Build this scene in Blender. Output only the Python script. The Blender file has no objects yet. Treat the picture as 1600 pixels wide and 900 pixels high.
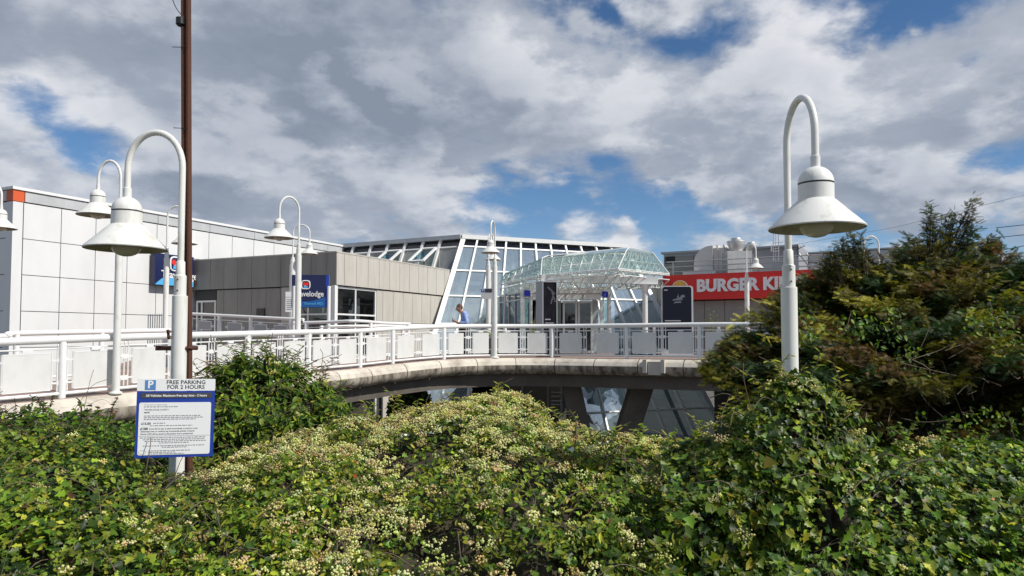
import bpy, math, random
import numpy as np
from mathutils import Vector, Matrix, noise

R = math.radians
rng = np.random.default_rng(7)
random.seed(7)
C = bpy.context.scene.collection
F_PX, SHIFT, PITCH = 1160.0, 27.4, R(2.5)
HOR = 528.0
ct, st = math.cos(PITCH), math.sin(PITCH)
DECK = -0.63

# ------------------------------------------------------------------ measuring
def ray(px, py):
    a = (px - 800) / F_PX; b = (450 + SHIFT - py) / F_PX
    return Vector((a, ct - b * st, st + b * ct))
def P(px, py, Y):
    r = ray(px, py); return r * (Y / r.y)
def hit(px, py, o, n):
    r = ray(px, py); return r * (o.dot(n) / r.dot(n))
def pxof(v):
    d = v.y * ct + v.z * st; u = -v.y * st + v.z * ct
    return 800 + F_PX * v.x / d, 450 + SHIFT - F_PX * u / d

# ------------------------------------------------------------------ objects
WL = {}
def tag(o, label=None, cat=None, group=None, kind=None):
    if label: o['label'] = label
    if cat: o['category'] = cat
    if group: o['group'] = group
    if kind: o['kind'] = kind
    return o
def thing(name, label, cat, loc, group=None):
    o = bpy.data.objects.new(name, None); C.objects.link(o)
    o.location = loc; o.empty_display_size = .2
    WL[o.name] = Vector(loc)
    return tag(o, label, cat, group)
class MB:
    def __init__(s): s.v = []; s.f = []
    def add(s, vs, fs):
        k = len(s.v); s.v += [Vector(q) for q in vs]; s.f += [tuple(i + k for i in f) for f in fs]; return s
    def quad(s, a, b, c, d): return s.add([a, b, c, d], [(0, 1, 2, 3)])
    def poly(s, pts): return s.add(pts, [tuple(range(len(pts)))])
    def hexa(s, b, t):      # bottom ring and top ring of 4
        return s.add(list(b) + list(t), [(3, 2, 1, 0), (4, 5, 6, 7), (0, 1, 5, 4), (1, 2, 6, 5), (2, 3, 7, 6), (3, 0, 4, 7)])
    def box(s, x0, x1, y0, y1, z0, z1):
        return s.hexa([(x0, y0, z0), (x1, y0, z0), (x1, y1, z0), (x0, y1, z0)], [(x0, y0, z1), (x1, y0, z1), (x1, y1, z1), (x0, y1, z1)])
    def fbox(s, F, x0, x1, z0, z1, d0, d1):
        p = lambda x, z, d: F.at(x, z, d)
        return s.hexa([p(x0, z0, d1), p(x1, z0, d1), p(x1, z0, d0), p(x0, z0, d0)], [p(x0, z1, d1), p(x1, z1, d1), p(x1, z1, d0), p(x0, z1, d0)])
    def tube(s, pts, r, n=8, cap=True):
        pts = [Vector(p) for p in pts]
        rs = r if isinstance(r, (list, tuple)) else [r] * len(pts)
        rings = []; ref = None
        for i, p in enumerate(pts):
            t = (pts[min(i + 1, len(pts) - 1)] - pts[max(i - 1, 0)]).normalized()
            if ref is None:
                ref = Vector((0, 0, 1)) if abs(t.z) < .9 else Vector((1, 0, 0))
            a = (ref - t * ref.dot(t)).normalized(); b = t.cross(a); ref = a
            rings.append([p + (a * math.cos(2 * math.pi * k / n) + b * math.sin(2 * math.pi * k / n)) * rs[i] for k in range(n)])
        vs = [q for rg in rings for q in rg]
        fs = [(i * n + k, i * n + (k + 1) % n, (i + 1) * n + (k + 1) % n, (i + 1) * n + k) for i in range(len(pts) - 1) for k in range(n)]
        if cap: fs += [tuple(range(n))[::-1], tuple((len(pts) - 1) * n + k for k in range(n))]
        return s.add(vs, fs)
    def bar(s, a, b, w, h=None, up=None):
        a = Vector(a); b = Vector(b); h = h or w; t = (b - a).normalized()
        up = Vector(up) if up else (Vector((0, 0, 1)) if abs(t.z) < .95 else Vector((0, 1, 0)))
        x = t.cross(up).normalized() * (w / 2); y = x.cross(t).normalized() * (h / 2)
        q = lambda c: [c - x - y, c + x - y, c + x + y, c - x + y]
        return s.hexa(q(a), q(b))
    def lathe(s, prof, o=(0, 0, 0), n=24):
        o = Vector(o); vs = []; fs = []
        for r, z in prof:
            for k in range(n):
                a = 2 * math.pi * k / n; vs.append(o + Vector((r * math.cos(a), r * math.sin(a), z)))
        for i in range(len(prof) - 1):
            for k in range(n):
                fs.append((i * n + k, i * n + (k + 1) % n, (i + 1) * n + (k + 1) % n, (i + 1) * n + k))
        return s.add(vs, fs)
    def build(s, name, m, parent=None, smooth=False, off=None):
        off = Vector(off) if off is not None else (WL.get(parent.name, Vector()) if parent else Vector())
        me = bpy.data.meshes.new(name)
        me.from_pydata([tuple(v - off) for v in s.v], [], s.f); me.validate()
        if smooth:
            me.polygons.foreach_set('use_smooth', [True] * len(me.polygons))
            try: me.set_sharp_from_angle(angle=R(40))
            except Exception: pass
        me.materials.append(m)
        o = bpy.data.objects.new(name, me); C.objects.link(o)
        if parent: o.parent = parent
        WL[o.name] = off
        return o
class Fr:
    """a wall: o its origin, x along it, n towards its outside; z is world height"""
    def __init__(s, o, x, n=None):
        s.o = Vector((o[0], o[1], 0)); s.x = Vector((x[0], x[1], 0)).normalized()
        s.n = Vector((s.x.y, -s.x.x, 0)) if n is None else Vector((n[0], n[1], 0)).normalized()
    def at(s, x, z, d=0): return s.o + s.x * x + s.n * d + Vector((0, 0, z))
    def t(s, px, d=0):      # distance along the wall that shows at picture column px
        a = (px - 800) / F_PX; o = s.o + s.n * d
        return (a * o.y - o.x) / (s.x.x - a * s.x.y)
    def z(s, px, py, d=0):
        x = s.t(px, d); q = s.at(x, 0, d); return P(px, py, q.y).z
def text(s, size, mat, parent, pos, right, up, name='lettering', ext=.004, fat=0.0, align='LEFT', sx=1.0, shear=0):
    cu = bpy.data.curves.new(name, 'FONT'); cu.body = s; cu.size = size; cu.extrude = ext; cu.offset = fat
    cu.align_x = align; cu.align_y = 'CENTER'; cu.resolution_u = 3; cu.shear = shear
    cu.materials.append(mat)
    o = bpy.data.objects.new(name, cu); C.objects.link(o)
    right = Vector(right).normalized(); up = Vector(up).normalized(); n = right.cross(up).normalized(); up = n.cross(right)
    p = Vector(pos) - WL.get(parent.name, Vector())
    M = Matrix(((right.x * sx, up.x, n.x, p.x), (right.y * sx, up.y, n.y, p.y), (right.z * sx, up.z, n.z, p.z), (0, 0, 0, 1)))
    o.parent = parent; o.matrix_basis = M
    return o
def smooth_path(pts, per=8):
    pts = [Vector(p) for p in pts]; q = [pts[0] * 2 - pts[1]] + pts + [pts[-1] * 2 - pts[-2]]; out = []
    for i in range(1, len(q) - 2):
        for k in range(per):
            t = k / per; a, b, c, d = q[i - 1], q[i], q[i + 1], q[i + 2]
            out.append(.5 * ((2 * b) + (c - a) * t + (2 * a - 5 * b + 4 * c - d) * t * t + (3 * b - a - 3 * c + d) * t ** 3))
    return out + [pts[-1]]
class Path:
    def __init__(s, pts):
        s.p = pts; s.l = [0]
        for a, b in zip(pts, pts[1:]): s.l.append(s.l[-1] + (b - a).length)
        s.len = s.l[-1]
    def at(s, l):
        l = min(max(l, 0), s.len)
        for i in range(len(s.l) - 1):
            if l <= s.l[i + 1]:
                t = (l - s.l[i]) / max(1e-9, s.l[i + 1] - s.l[i]); return s.p[i].lerp(s.p[i + 1], t)
        return s.p[-1].copy()
    def dir(s, l):
        d = s.at(l + .05) - s.at(l - .05); return d.normalized()
    def l_of_px(s, px):
        best = min(range(401), key=lambda k: abs(pxof(s.at(s.len * k / 400))[0] - px)); return s.len * best / 400

# ------------------------------------------------------------------ materials
def mat(name, col, rough=.6, metal=0, spec=.5, var=0, scale=4, stretch=(1, 1, 1), col2=None, bump=0, bscale=60, thr=(.4, .65)):
    m = bpy.data.materials.new(name); m.use_nodes = True; nt = m.node_tree; b = nt.nodes['Principled BSDF']
    b.inputs['Base Color'].default_value = (*col, 1); b.inputs['Roughness'].default_value = rough
    b.inputs['Metallic'].default_value = metal; b.inputs['Specular IOR Level'].default_value = spec
    if var or bump:
        tc = nt.nodes.new('ShaderNodeTexCoord')
    if var:
        mp = nt.nodes.new('ShaderNodeMapping'); mp.inputs['Scale'].default_value = stretch
        nt.links.new(tc.outputs['Object'], mp.inputs['Vector'])
        no = nt.nodes.new('ShaderNodeTexNoise'); no.inputs['Scale'].default_value = scale; no.inputs['Detail'].default_value = 8; no.inputs['Roughness'].default_value = .65
        nt.links.new(mp.outputs['Vector'], no.inputs['Vector'])
        rp = nt.nodes.new('ShaderNodeMapRange'); rp.inputs['From Min'].default_value = thr[0]; rp.inputs['From Max'].default_value = thr[1]
        rp.inputs['To Max'].default_value = var
        nt.links.new(no.outputs['Fac'], rp.inputs['Value'])
        mx = nt.nodes.new('ShaderNodeMix'); mx.data_type = 'RGBA'
        mx.inputs['A'].default_value = (*col, 1); mx.inputs['B'].default_value = (*(col2 or [c * .5 for c in col]), 1)
        nt.links.new(rp.outputs['Result'], mx.inputs['Factor']); nt.links.new(mx.outputs['Result'], b.inputs['Base Color'])
    if bump:
        n2 = nt.nodes.new('ShaderNodeTexNoise'); n2.inputs['Scale'].default_value = bscale; n2.inputs['Detail'].default_value = 5
        nt.links.new(tc.outputs['Object'], n2.inputs['Vector'])
        bp = nt.nodes.new('ShaderNodeBump'); bp.inputs['Strength'].default_value = bump; bp.inputs['Distance'].default_value = .01
        nt.links.new(n2.outputs['Fac'], bp.inputs['Height']); nt.links.new(bp.outputs['Normal'], b.inputs['Normal'])
    return m
def glass(name, tint, gloss, refl=(1, 1, 1), rough=.01, diffuse=None, dfac=0, wav=.02):
    m = bpy.data.materials.new(name); m.use_nodes = True; nt = m.node_tree; nt.nodes.clear()
    out = nt.nodes.new('ShaderNodeOutputMaterial'); tr = nt.nodes.new('ShaderNodeBsdfTransparent'); gl = nt.nodes.new('ShaderNodeBsdfGlossy')
    tr.inputs['Color'].default_value = (*tint, 1); gl.inputs['Color'].default_value = (*refl, 1); gl.inputs['Roughness'].default_value = rough
    lw = nt.nodes.new('ShaderNodeLayerWeight'); lw.inputs['Blend'].default_value = .5      # the same from both faces of a pane
    pw_ = nt.nodes.new('ShaderNodeMath'); pw_.operation = 'POWER'; pw_.inputs[1].default_value = 5; nt.links.new(lw.outputs['Facing'], pw_.inputs[0])
    ad = nt.nodes.new('ShaderNodeMath'); ad.operation = 'ADD'; ad.use_clamp = True; ad.inputs[1].default_value = gloss + .04
    nt.links.new(pw_.outputs[0], ad.inputs[0])
    if wav:
        tc = nt.nodes.new('ShaderNodeTexCoord'); no = nt.nodes.new('ShaderNodeTexNoise'); no.inputs['Scale'].default_value = .9
        bp = nt.nodes.new('ShaderNodeBump'); bp.inputs['Strength'].default_value = 1; bp.inputs['Distance'].default_value = wav
        nt.links.new(tc.outputs['Object'], no.inputs['Vector']); nt.links.new(no.outputs['Fac'], bp.inputs['Height']); nt.links.new(bp.outputs['Normal'], gl.inputs['Normal'])
    mx = nt.nodes.new('ShaderNodeMixShader'); nt.links.new(ad.outputs[0], mx.inputs[0]); nt.links.new(tr.outputs[0], mx.inputs[1]); nt.links.new(gl.outputs[0], mx.inputs[2])
    last = mx
    if dfac:
        df = nt.nodes.new('ShaderNodeBsdfDiffuse'); df.inputs['Color'].default_value = (*diffuse, 1)
        m2 = nt.nodes.new('ShaderNodeMixShader'); m2.inputs[0].default_value = dfac
        nt.links.new(mx.outputs[0], m2.inputs[1]); nt.links.new(df.outputs[0], m2.inputs[2]); last = m2
    nt.links.new(last.outputs[0], out.inputs['Surface'])
    return m
def leafmat(name, rough=.45, trans=.3, spec=.4):
    m = bpy.data.materials.new(name); m.use_nodes = True; nt = m.node_tree; b = nt.nodes['Principled BSDF']; out = nt.nodes['Material Output']
    at = nt.nodes.new('ShaderNodeAttribute'); at.attribute_name = 'tint'
    nt.links.new(at.outputs['Color'], b.inputs['Base Color']); b.inputs['Roughness'].default_value = rough; b.inputs['Specular IOR Level'].default_value = spec
    tl = nt.nodes.new('ShaderNodeBsdfTranslucent')
    mm = nt.nodes.new('ShaderNodeMix'); mm.data_type = 'RGBA'; mm.blend_type = 'MULTIPLY'; mm.inputs['Factor'].default_value = 1; mm.inputs['B'].default_value = (1.5, 1.7, .6, 1)
    nt.links.new(at.outputs['Color'], mm.inputs['A']); nt.links.new(mm.outputs['Result'], tl.inputs['Color'])
    mx = nt.nodes.new('ShaderNodeMixShader'); mx.inputs[0].default_value = trans
    nt.links.new(b.outputs[0], mx.inputs[1]); nt.links.new(tl.outputs[0], mx.inputs[2]); nt.links.new(mx.outputs[0], out.inputs['Surface'])
    return m
def flat(name, col, rough=.5): return mat(name, col, rough)

M = dict(
    white=mat('white_paint', (.76, .76, .75), .4, var=.35, scale=3, stretch=(3, 3, .6), col2=(.58, .57, .53), thr=(.5, .8)),
    lampwhite=mat('lamp_paint', (.72, .72, .69), .45, var=.8, scale=11, stretch=(1, 1, .22), col2=(.46, .42, .32), thr=(.53, .75)),
    shadein=mat('lamp_inside', (.42, .39, .30), .7, var=.6, scale=8, col2=(.16, .13, .08)),
    bulb=mat('lamp_globe', (.55, .5, .4), .25),
    seam=flat('dark_seam', (.06, .06, .06)),
    panel=mat('railing_panel', (.68, .68, .66), .55, var=.5, scale=2.5, stretch=(1, 1, .5), col2=(.49, .48, .45), thr=(.45, .75)),
    clad=mat('white_cladding', (.71, .71, .705), .45, var=.4, scale=.9, stretch=(1, 1, .35), col2=(.55, .55, .54), thr=(.42, .7)),
    fascia=mat('grey_metal_fascia', (.50, .51, .52), .4, var=.3, scale=1.5),
    joint=flat('joint_dark', (.05, .05, .05), .8),
    orange=flat('orange_paint', (.62, .1, .025)),
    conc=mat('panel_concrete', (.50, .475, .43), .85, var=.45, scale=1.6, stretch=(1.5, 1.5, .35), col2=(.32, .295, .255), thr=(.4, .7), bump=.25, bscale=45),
    shadepanel=mat('shaded_weathered_panel', (.275, .262, .243), .85, var=.45, scale=1.6, stretch=(1.5, 1.5, .3), col2=(.16, .15, .135), bump=.25, bscale=45),  # weather streaks; the shade of the left face is put into the base colour
    greypanel=mat('grey_wall_panel', (.27, .265, .25), .8, var=.4, scale=1.6, stretch=(1.5, 1.5, .3), col2=(.2, .19, .18), bump=.2, bscale=45),
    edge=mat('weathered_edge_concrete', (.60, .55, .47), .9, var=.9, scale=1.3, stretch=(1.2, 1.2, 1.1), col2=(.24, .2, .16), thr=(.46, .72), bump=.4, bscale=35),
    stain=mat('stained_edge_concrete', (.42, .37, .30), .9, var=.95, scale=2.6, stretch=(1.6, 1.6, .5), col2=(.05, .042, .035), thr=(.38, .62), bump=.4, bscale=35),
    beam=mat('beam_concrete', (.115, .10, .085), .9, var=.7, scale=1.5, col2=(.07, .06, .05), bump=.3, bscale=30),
    pave=mat('deck_paving', (.30, .205, .17), .85, var=.5, scale=2, col2=(.22, .165, .14), bump=.2),
    asphalt=mat('courtyard_ground', (.12, .11, .095), .9, var=.6, scale=.4, col2=(.06, .06, .04), bump=.3, bscale=12),
    core=mat('dark_hedge_core', (.045, .035, .02), .95, var=.7, scale=6, col2=(.02, .018, .01), bump=.6, bscale=30),  # dark brown of the added sheet inside the hedges
    twig=mat('twig_bark', (.10, .075, .045), .9, var=.5, scale=20, col2=(.20, .17, .13)),
    rust=mat('rusty_steel', (.10, .036, .018), .8, var=.8, scale=5, stretch=(1, 1, .3), col2=(.05, .02, .012), thr=(.4, .7), bump=.35, bscale=50),
    black=flat('black_plastic', (.012, .012, .013), .4),
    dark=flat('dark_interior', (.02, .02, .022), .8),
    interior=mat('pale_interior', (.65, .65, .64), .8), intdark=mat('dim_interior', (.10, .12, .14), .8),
    navy=flat('sign_navy', (.012, .018, .075), .35), blue=flat('sign_blue', (.012, .1, .33), .35), sky=flat('sign_light_blue', (.10, .42, .75), .35),
    pblue=flat('parking_blue', (.015, .05, .33), .4), pblue2=flat('parking_symbol_blue', (.10, .24, .50), .4),
    swhite=mat('sign_white', (.82, .83, .84), .4), sgrey=flat('sign_bar_grey', (.06, .06, .065)), ink=flat('sign_ink', (.03, .03, .035)), ink2=flat('sign_small_ink', (.22, .23, .25)),
    red=mat('red_fascia', (.66, .018, .012), .4, var=.2, scale=1, col2=(.5, .02, .012)), redl=flat('logo_red', (.72, .03, .02)), gold=flat('logo_gold', (.8, .45, .06)), letter=flat('sign_letter', (.8, .8, .8), .4),
    eublue=flat('square_blue', (.015, .02, .36)),
    steel=mat('galvanised', (.55, .55, .54), .45, metal=.6, var=.3, scale=4), duct=mat('duct_metal', (.62, .61, .58), .55, var=.35, scale=1.5, col2=(.45, .44, .4)),
    totem=mat('totem_print', (.010, .010, .015), .5, spec=.1, var=.6, scale=2.4, stretch=(2, 2, .6), col2=(.05, .04, .05), thr=(.5, .8)), greyp=mat('grey_metal', (.33, .34, .36), .45),
    skin=mat('skin', (.42, .24, .17), .55), hair=mat('hair', (.09, .045, .022), .7), shirt=mat('blue_shirt', (.30, .42, .74), .85, var=.3, scale=9, bump=.4, bscale=14), trousers=mat('dark_trousers', (.015, .016, .022), .9),
    teal=flat('teal_plastic', (.003, .075, .095), .8),
    glass_roof=glass('canopy_glass', (.74, .85, .80), .09, diffuse=(.45, .55, .51), dfac=.13, wav=0),
    glass_dark=glass('dark_window_glass', (.16, .17, .18), .05, wav=.01),
    glass_blue=glass('atrium_glass', (.62, .76, .82), .50, refl=(.88, .97, 1), diffuse=(.50, .62, .68), dfac=.20, wav=.012),
    glass_top=glass('clerestory_glass', (.12, .13, .14), .10, refl=(.5, .5, .55), wav=0),
    glass_left=glass('grey_green_glass', (.62, .66, .62), .20, diffuse=(.40, .42, .39), dfac=.22, wav=.01),
    glass_green=glass('green_window_glass', (.6, .8, .76), .16, wav=.01),
    ivy=leafmat('ivy_leaf', .42, .26, .28), leaf=leafmat('soft_leaf', .5, .34, .25), needle=leafmat('conifer_spray', .6, .22, .25), blossom=leafmat('cream_blossom', .8, .3, .2),
)

# ------------------------------------------------------------------ camera, light, sky
cam = bpy.data.cameras.new('camera'); co = bpy.data.objects.new('camera', cam); C.objects.link(co)
cam.sensor_width = 36; cam.lens = 36 * F_PX / 1600; cam.shift_y = SHIFT / 1600; cam.clip_start = .05; cam.clip_end = 6000
co.rotation_euler = (R(90) + PITCH, 0, 0)
sc = bpy.context.scene; sc.camera = co
sc.render.resolution_x, sc.render.resolution_y = 1024, 576
sc.view_settings.view_transform = 'Standard'; sc.view_settings.look = 'None'; sc.view_settings.exposure = .28; sc.view_settings.gamma = 1
AZ, EL = R(24), R(44)
sun_dir = Vector((math.cos(AZ) * math.cos(EL), -math.sin(AZ) * math.cos(EL), math.sin(EL)))
sl = bpy.data.lights.new('sun', 'SUN'); sl.energy = 3.9; sl.angle = R(.53); sl.color = (1, .955, .88)
so = bpy.data.objects.new('sun', sl); C.objects.link(so); so.rotation_euler = sun_dir.to_track_quat('Z', 'Y').to_euler()

def make_world():
    w = bpy.data.worlds.new('World'); sc.world = w; w.use_nodes = True; nt = w.node_tree; nt.nodes.clear(); L = nt.links.new
    N = lambda t: nt.nodes.new(t)
    def mth(op, a, b=None, clamp=False):
        n = N('ShaderNodeMath'); n.operation = op; n.use_clamp = clamp
        for i, q in enumerate((a, b)):
            if q is None: continue
            if isinstance(q, (int, float)): n.inputs[i].default_value = q
            else: L(q, n.inputs[i])
        return n.outputs[0]
    def rng_(v, a, b, c=0, d=1, smooth=True):
        n = N('ShaderNodeMapRange'); n.interpolation_type = 'SMOOTHSTEP' if smooth else 'LINEAR'
        L(v, n.inputs['Value'])
        for k, q in zip(('From Min', 'From Max', 'To Min', 'To Max'), (a, b, c, d)): n.inputs[k].default_value = q
        return n.outputs[0]
    def vm(op, a, b):
        n = N('ShaderNodeVectorMath'); n.operation = op
        for i, q in enumerate((a, b)):
            if isinstance(q, (tuple, Vector)): n.inputs[i].default_value = tuple(q)
            else: L(q, n.inputs[i])
        return n
    out = N('ShaderNodeOutputWorld')
    sk = N('ShaderNodeTexSky'); sk.sky_type = 'NISHITA'; sk.sun_disc = False; sk.sun_elevation = EL
    sk.sun_rotation = math.atan2(sun_dir.x, sun_dir.y); sk.air_density = .75; sk.dust_density = .1; sk.ozone_density = 1.6
    b1 = N('ShaderNodeBackground'); b1.inputs['Strength'].default_value = .085
    hs = N('ShaderNodeHueSaturation'); hs.inputs['Saturation'].default_value = 1.2; L(sk.outputs[0], hs.inputs['Color']); L(hs.outputs[0], b1.inputs['Color'])
    tc = N('ShaderNodeTexCoord'); d = tc.outputs['Generated']
    sp = N('ShaderNodeSeparateXYZ'); L(d, sp.inputs[0])
    zz = mth('ADD', mth('MAXIMUM', sp.outputs['Z'], 0.0), .30)
    cx = mth('DIVIDE', sp.outputs['X'], zz); cy = mth('DIVIDE', sp.outputs['Y'], zz)
    cb = N('ShaderNodeCombineXYZ'); L(cx, cb.inputs[0]); L(cy, cb.inputs[1])
    def noi(vec, scale, detail=8, rough=.55, dist=0, seed=0):
        n = N('ShaderNodeTexNoise'); n.noise_dimensions = '3D'; n.inputs['Scale'].default_value = scale; n.inputs['Detail'].default_value = detail
        n.inputs['Roughness'].default_value = rough; n.inputs['Distortion'].default_value = dist
        v = vm('ADD', vec, (seed * 3.7, seed * 1.3, seed)); L(v.outputs[0], n.inputs['Vector']); return n.outputs['Fac']
    p = cb.outputs[0]
    # puffs: a warped cell pattern under large soft banks
    wn = N('ShaderNodeTexNoise'); wn.inputs['Scale'].default_value = 2.6; wn.inputs['Detail'].default_value = 6; wn.inputs['Roughness'].default_value = .6; L(p, wn.inputs['Vector'])
    wv = vm('SUBTRACT', wn.outputs['Color'], (.5, .5, .5)); ws = N('ShaderNodeVectorMath'); ws.operation = 'SCALE'; L(wv.outputs[0], ws.inputs[0]); ws.inputs['Scale'].default_value = .55
    def density(vec):
        a = noi(vec, 1.5, 9, .58, .2, 1)
        w = vm('ADD', vec, ws.outputs[0]).outputs[0]
        vo = N('ShaderNodeTexVoronoi'); vo.feature = 'F1'; vo.inputs['Scale'].default_value = 2.6; vo.inputs['Detail'].default_value = 1.0; vo.inputs['Roughness'].default_value = .5
        L(w, vo.inputs['Vector'])
        return mth('ADD', mth('MULTIPLY', a, .75), mth('MULTIPLY', mth('SUBTRACT', 1.03, vo.outputs['Distance']), .34))
    big = density(p)
    big2 = density(vm('ADD', p, (.075, -.085, 0)).outputs[0])
    fine = noi(p, 5.5, 7, .62, .3, 5)
    soft = noi(p, .55, 4, .5, 0, 9)
    jt = N('ShaderNodeTexNoise'); jt.inputs['Scale'].default_value = 7; jt.inputs['Detail'].default_value = 6; L(d, jt.inputs['Vector'])
    jv = vm('SUBTRACT', jt.outputs['Color'], (.5, .5, .5)); js = N('ShaderNodeVectorMath'); js.operation = 'SCALE'; L(jv.outputs[0], js.inputs[0]); js.inputs['Scale'].default_value = .18
    dj = vm('ADD', d, js.outputs[0]).outputs[0]
    dj = vm('MULTIPLY', dj, (1, 1, 1.9)).outputs[0]
    acc = None; shd = None
    def blob(px, py, rad, amt, which=0):
        nonlocal acc, shd
        c = ray(px, py).normalized() if px is not None else py
        c = Vector((c.x, c.y, c.z * 1.9))
        g = rng_(vm('DISTANCE', dj, c).outputs['Value'], rad, 0.0, 0, amt)
        if which: shd = g if shd is None else mth('ADD', shd, g)
        else: acc = g if acc is None else mth('ADD', acc, g)
    for a in SKY: blob(*a)
    for a in TONE: blob(*a, which=1)
    dens = mth('ADD', big, acc)
    dens = mth('ADD', dens, mth('MULTIPLY', mth('SUBTRACT', fine, .5), .34))
    mask = rng_(dens, .33, .55)
    edge = rng_(dens, .50, .80)
    lit = rng_(mth('SUBTRACT', big, big2), -.09, .11)
    br = mth('ADD', mth('MULTIPLY', lit, .52), mth('MULTIPLY', mth('SUBTRACT', 1.0, edge), .22))
    br = mth('ADD', br, mth('MULTIPLY', mth('SUBTRACT', fine, .5), .55))
    br = mth('ADD', br, mth('MULTIPLY', mth('SUBTRACT', soft, .5), .3))
    br = mth('ADD', br, shd, True)
    cr = N('ShaderNodeValToRGB'); L(br, cr.inputs[0])
    e = cr.color_ramp.elements; e[0].position = 0.02; e[0].color = (.21, .245, .305, 1); e[1].position = 1; e[1].color = (.72, .72, .74, 1)
    k = e.new(.3); k.color = (.31, .345, .41, 1); k = e.new(.62); k.color = (.475, .50, .55, 1)
    b2 = N('ShaderNodeBackground'); L(cr.outputs[0], b2.inputs['Color']); b2.inputs['Strength'].default_value = 1
    mx = N('ShaderNodeMixShader'); L(mth('MULTIPLY', mask, .95), mx.inputs[0]); L(b1.outputs[0], mx.inputs[1]); L(b2.outputs[0], mx.inputs[2])
    L(mx.outputs[0], out.inputs['Surface'])
# gaps (negative) and banks (positive) of the cloud cover, by where they stand in the sky
SKY = [(90, 208, .15, -.22), (15, 155, .09, -.14), (180, 200, .12, -.20), (955, 258, .06, -.12), (1015, 335, .07, -.13), (845, 322, .07, -.10), (1110, 340, .07, -.11), (900, 290, .09, .09), (1060, 290, .08, .07), (735, 345, .09, -.12),
       (930, 25, .08, -.24), (1060, 55, .08, -.14), (1150, 175, .07, -.10), (1400, 35, .08, -.17), (1550, 262, .09, -.20), (1590, 340, .10, -.12), (1300, 352, .10, -.12), (1560, 120, .06, -.14), (1490, 20, .07, -.13),
       (450, 120, .55, .18), (250, 60, .35, .12), (150, 300, .3, .12), (430, 340, .35, .14), (700, 130, .3, .14), (1250, 240, .30, .22), (1180, 100, .3, .12), (1450, 150, .3, .18), (950, 376, .05, .26), (1015, 382, .04, .18), (1480, 300, .15, .12), (1180, 290, .14, .14), (930, 315, .03, .10),
       (None, Vector((.1, -.8, .57)), .9, .07), (-300, 200, .5, .1), (1900, 200, .5, .12)]  # entry without column: unseen veil added behind the camera, whitens the glass reflections
TONE = [(520, 90, .35, -.08), (640, 190, .25, -.08), (330, 330, .2, -.06), (880, 90, .16, .16), (120, 110, .3, .10), (60, 290, .25, .16), (450, 320, .16, .12), (1180, 150, .4, .16), (1480, 130, .3, .18), (950, 378, .1, .3), (620, 290, .14, .10)]
make_world()

# ------------------------------------------------------------------ ground
def sstep(a, b, x):
    t = min(1, max(0, (x - a) / (b - a))); return t * t * (3 - 2 * t)
def ground():
    xs = [-3000, -600, -150, -60, -35] + [x * 1.0 for x in range(-24, 25)] + [35, 60, 150, 600, 3000]
    ys = [-3000, -600, -100, -30, -10, -4] + [y * .5 for y in range(-4, 40)] + [22, 25, 30, 40, 60, 120, 600, 3000]
    m = MB()
    for y in ys:
        for x in xs:
            z = -1.7 - 1.1 * sstep(2.0, 5.5, y) - 3.2 * sstep(9.5, 17, y)
            if 0 < y < 18 and abs(x) < 24: z += .12 * noise.noise((x * .7, y * .7, 0))
            m.v.append(Vector((x, y, z)))
    W = len(xs)
    m.f = [(j * W + i, j * W + i + 1, (j + 1) * W + i + 1, (j + 1) * W + i) for j in range(len(ys) - 1) for i in range(W - 1)]
    tag(m.build('ground', M['asphalt'], smooth=True), kind='structure')
ground()

# ------------------------------------------------------------------ footbridge
rail_pts = [Vector((-12.4, 7.9, -1.2)), Vector((-10.5, 10.2, -1.1))] + [P(*a) for a in [(0, 623, 12.5), (180, 607, 13.9), (340, 591, 16.2), (482, 577, 19.0), (560, 570, 20.9), (615, 564, 22.0), (690, 557.5, 23.4), (772, 555, 24.3), (862, 555, 24.4), (978, 556, 23.3), (1095, 557, 22.2), (1200, 559, 21.2), (1330, 563, 19.8), (1480, 568, 18.5)]]
rp = Path(smooth_path(rail_pts, 8))
def side(l):        # horizontal, away from the courtyard (backwards)
    t = rp.dir(l); return Vector((-t.y, t.x, 0)).normalized()
def off(l, o, dz): return rp.at(l) + side(l) * o + Vector((0, 0, dz))
def sweep(prof, l0, l1, step, closed=False):
    m = MB(); n = max(2, int((l1 - l0) / step) + 1); k = len(prof)
    for i in range(n):
        l = l0 + (l1 - l0) * i / (n - 1); m.v += [off(l, o, z) for o, z in prof]
    kk = k if closed else k - 1
    m.f = [(i * k + j, (i + 1) * k + j, (i + 1) * k + (j + 1) % k, i * k + (j + 1) % k) for i in range(n - 1) for j in range(kk)]
    if closed: m.f += [tuple(range(k)), tuple((n - 1) * k + j for j in range(k))[::-1]]
    return m
fb = thing('footbridge', 'curving concrete footbridge with stained rounded edge and brown paved deck', 'footbridge', P(800, 560, 25))
WID = 4.0
sweep([(-.10, -.085), (WID, -.085), (WID, -.30), (-.10, -.30)], 0, rp.len, .4, True).build('deck', M['pave'], fb)
seg = 0; l = 0.0
while l < rp.len:
    sl_ = min(1.42 if 1 else 0, rp.len - l)
    if sl_ < .2: break
    a, b = l + .012, l + sl_ - .012
    sweep([(.12, -.092), (-.10, -.092), (-.25, -.12), (-.35, -.20), (-.40, -.315)], a, b, .28).build('edge_segment', M['edge'], fb, True)
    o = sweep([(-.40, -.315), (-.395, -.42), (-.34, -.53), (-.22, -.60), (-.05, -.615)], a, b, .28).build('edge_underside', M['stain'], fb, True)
    l += sl_
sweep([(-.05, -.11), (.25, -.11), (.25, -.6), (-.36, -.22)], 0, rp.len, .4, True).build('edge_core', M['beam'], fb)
sweep([(.02, -.31), (.02, -1.02), (.9, -1.08), (.9, -.31)], 0, rp.len, .4, True).build('beam', M['beam'], fb)
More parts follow.
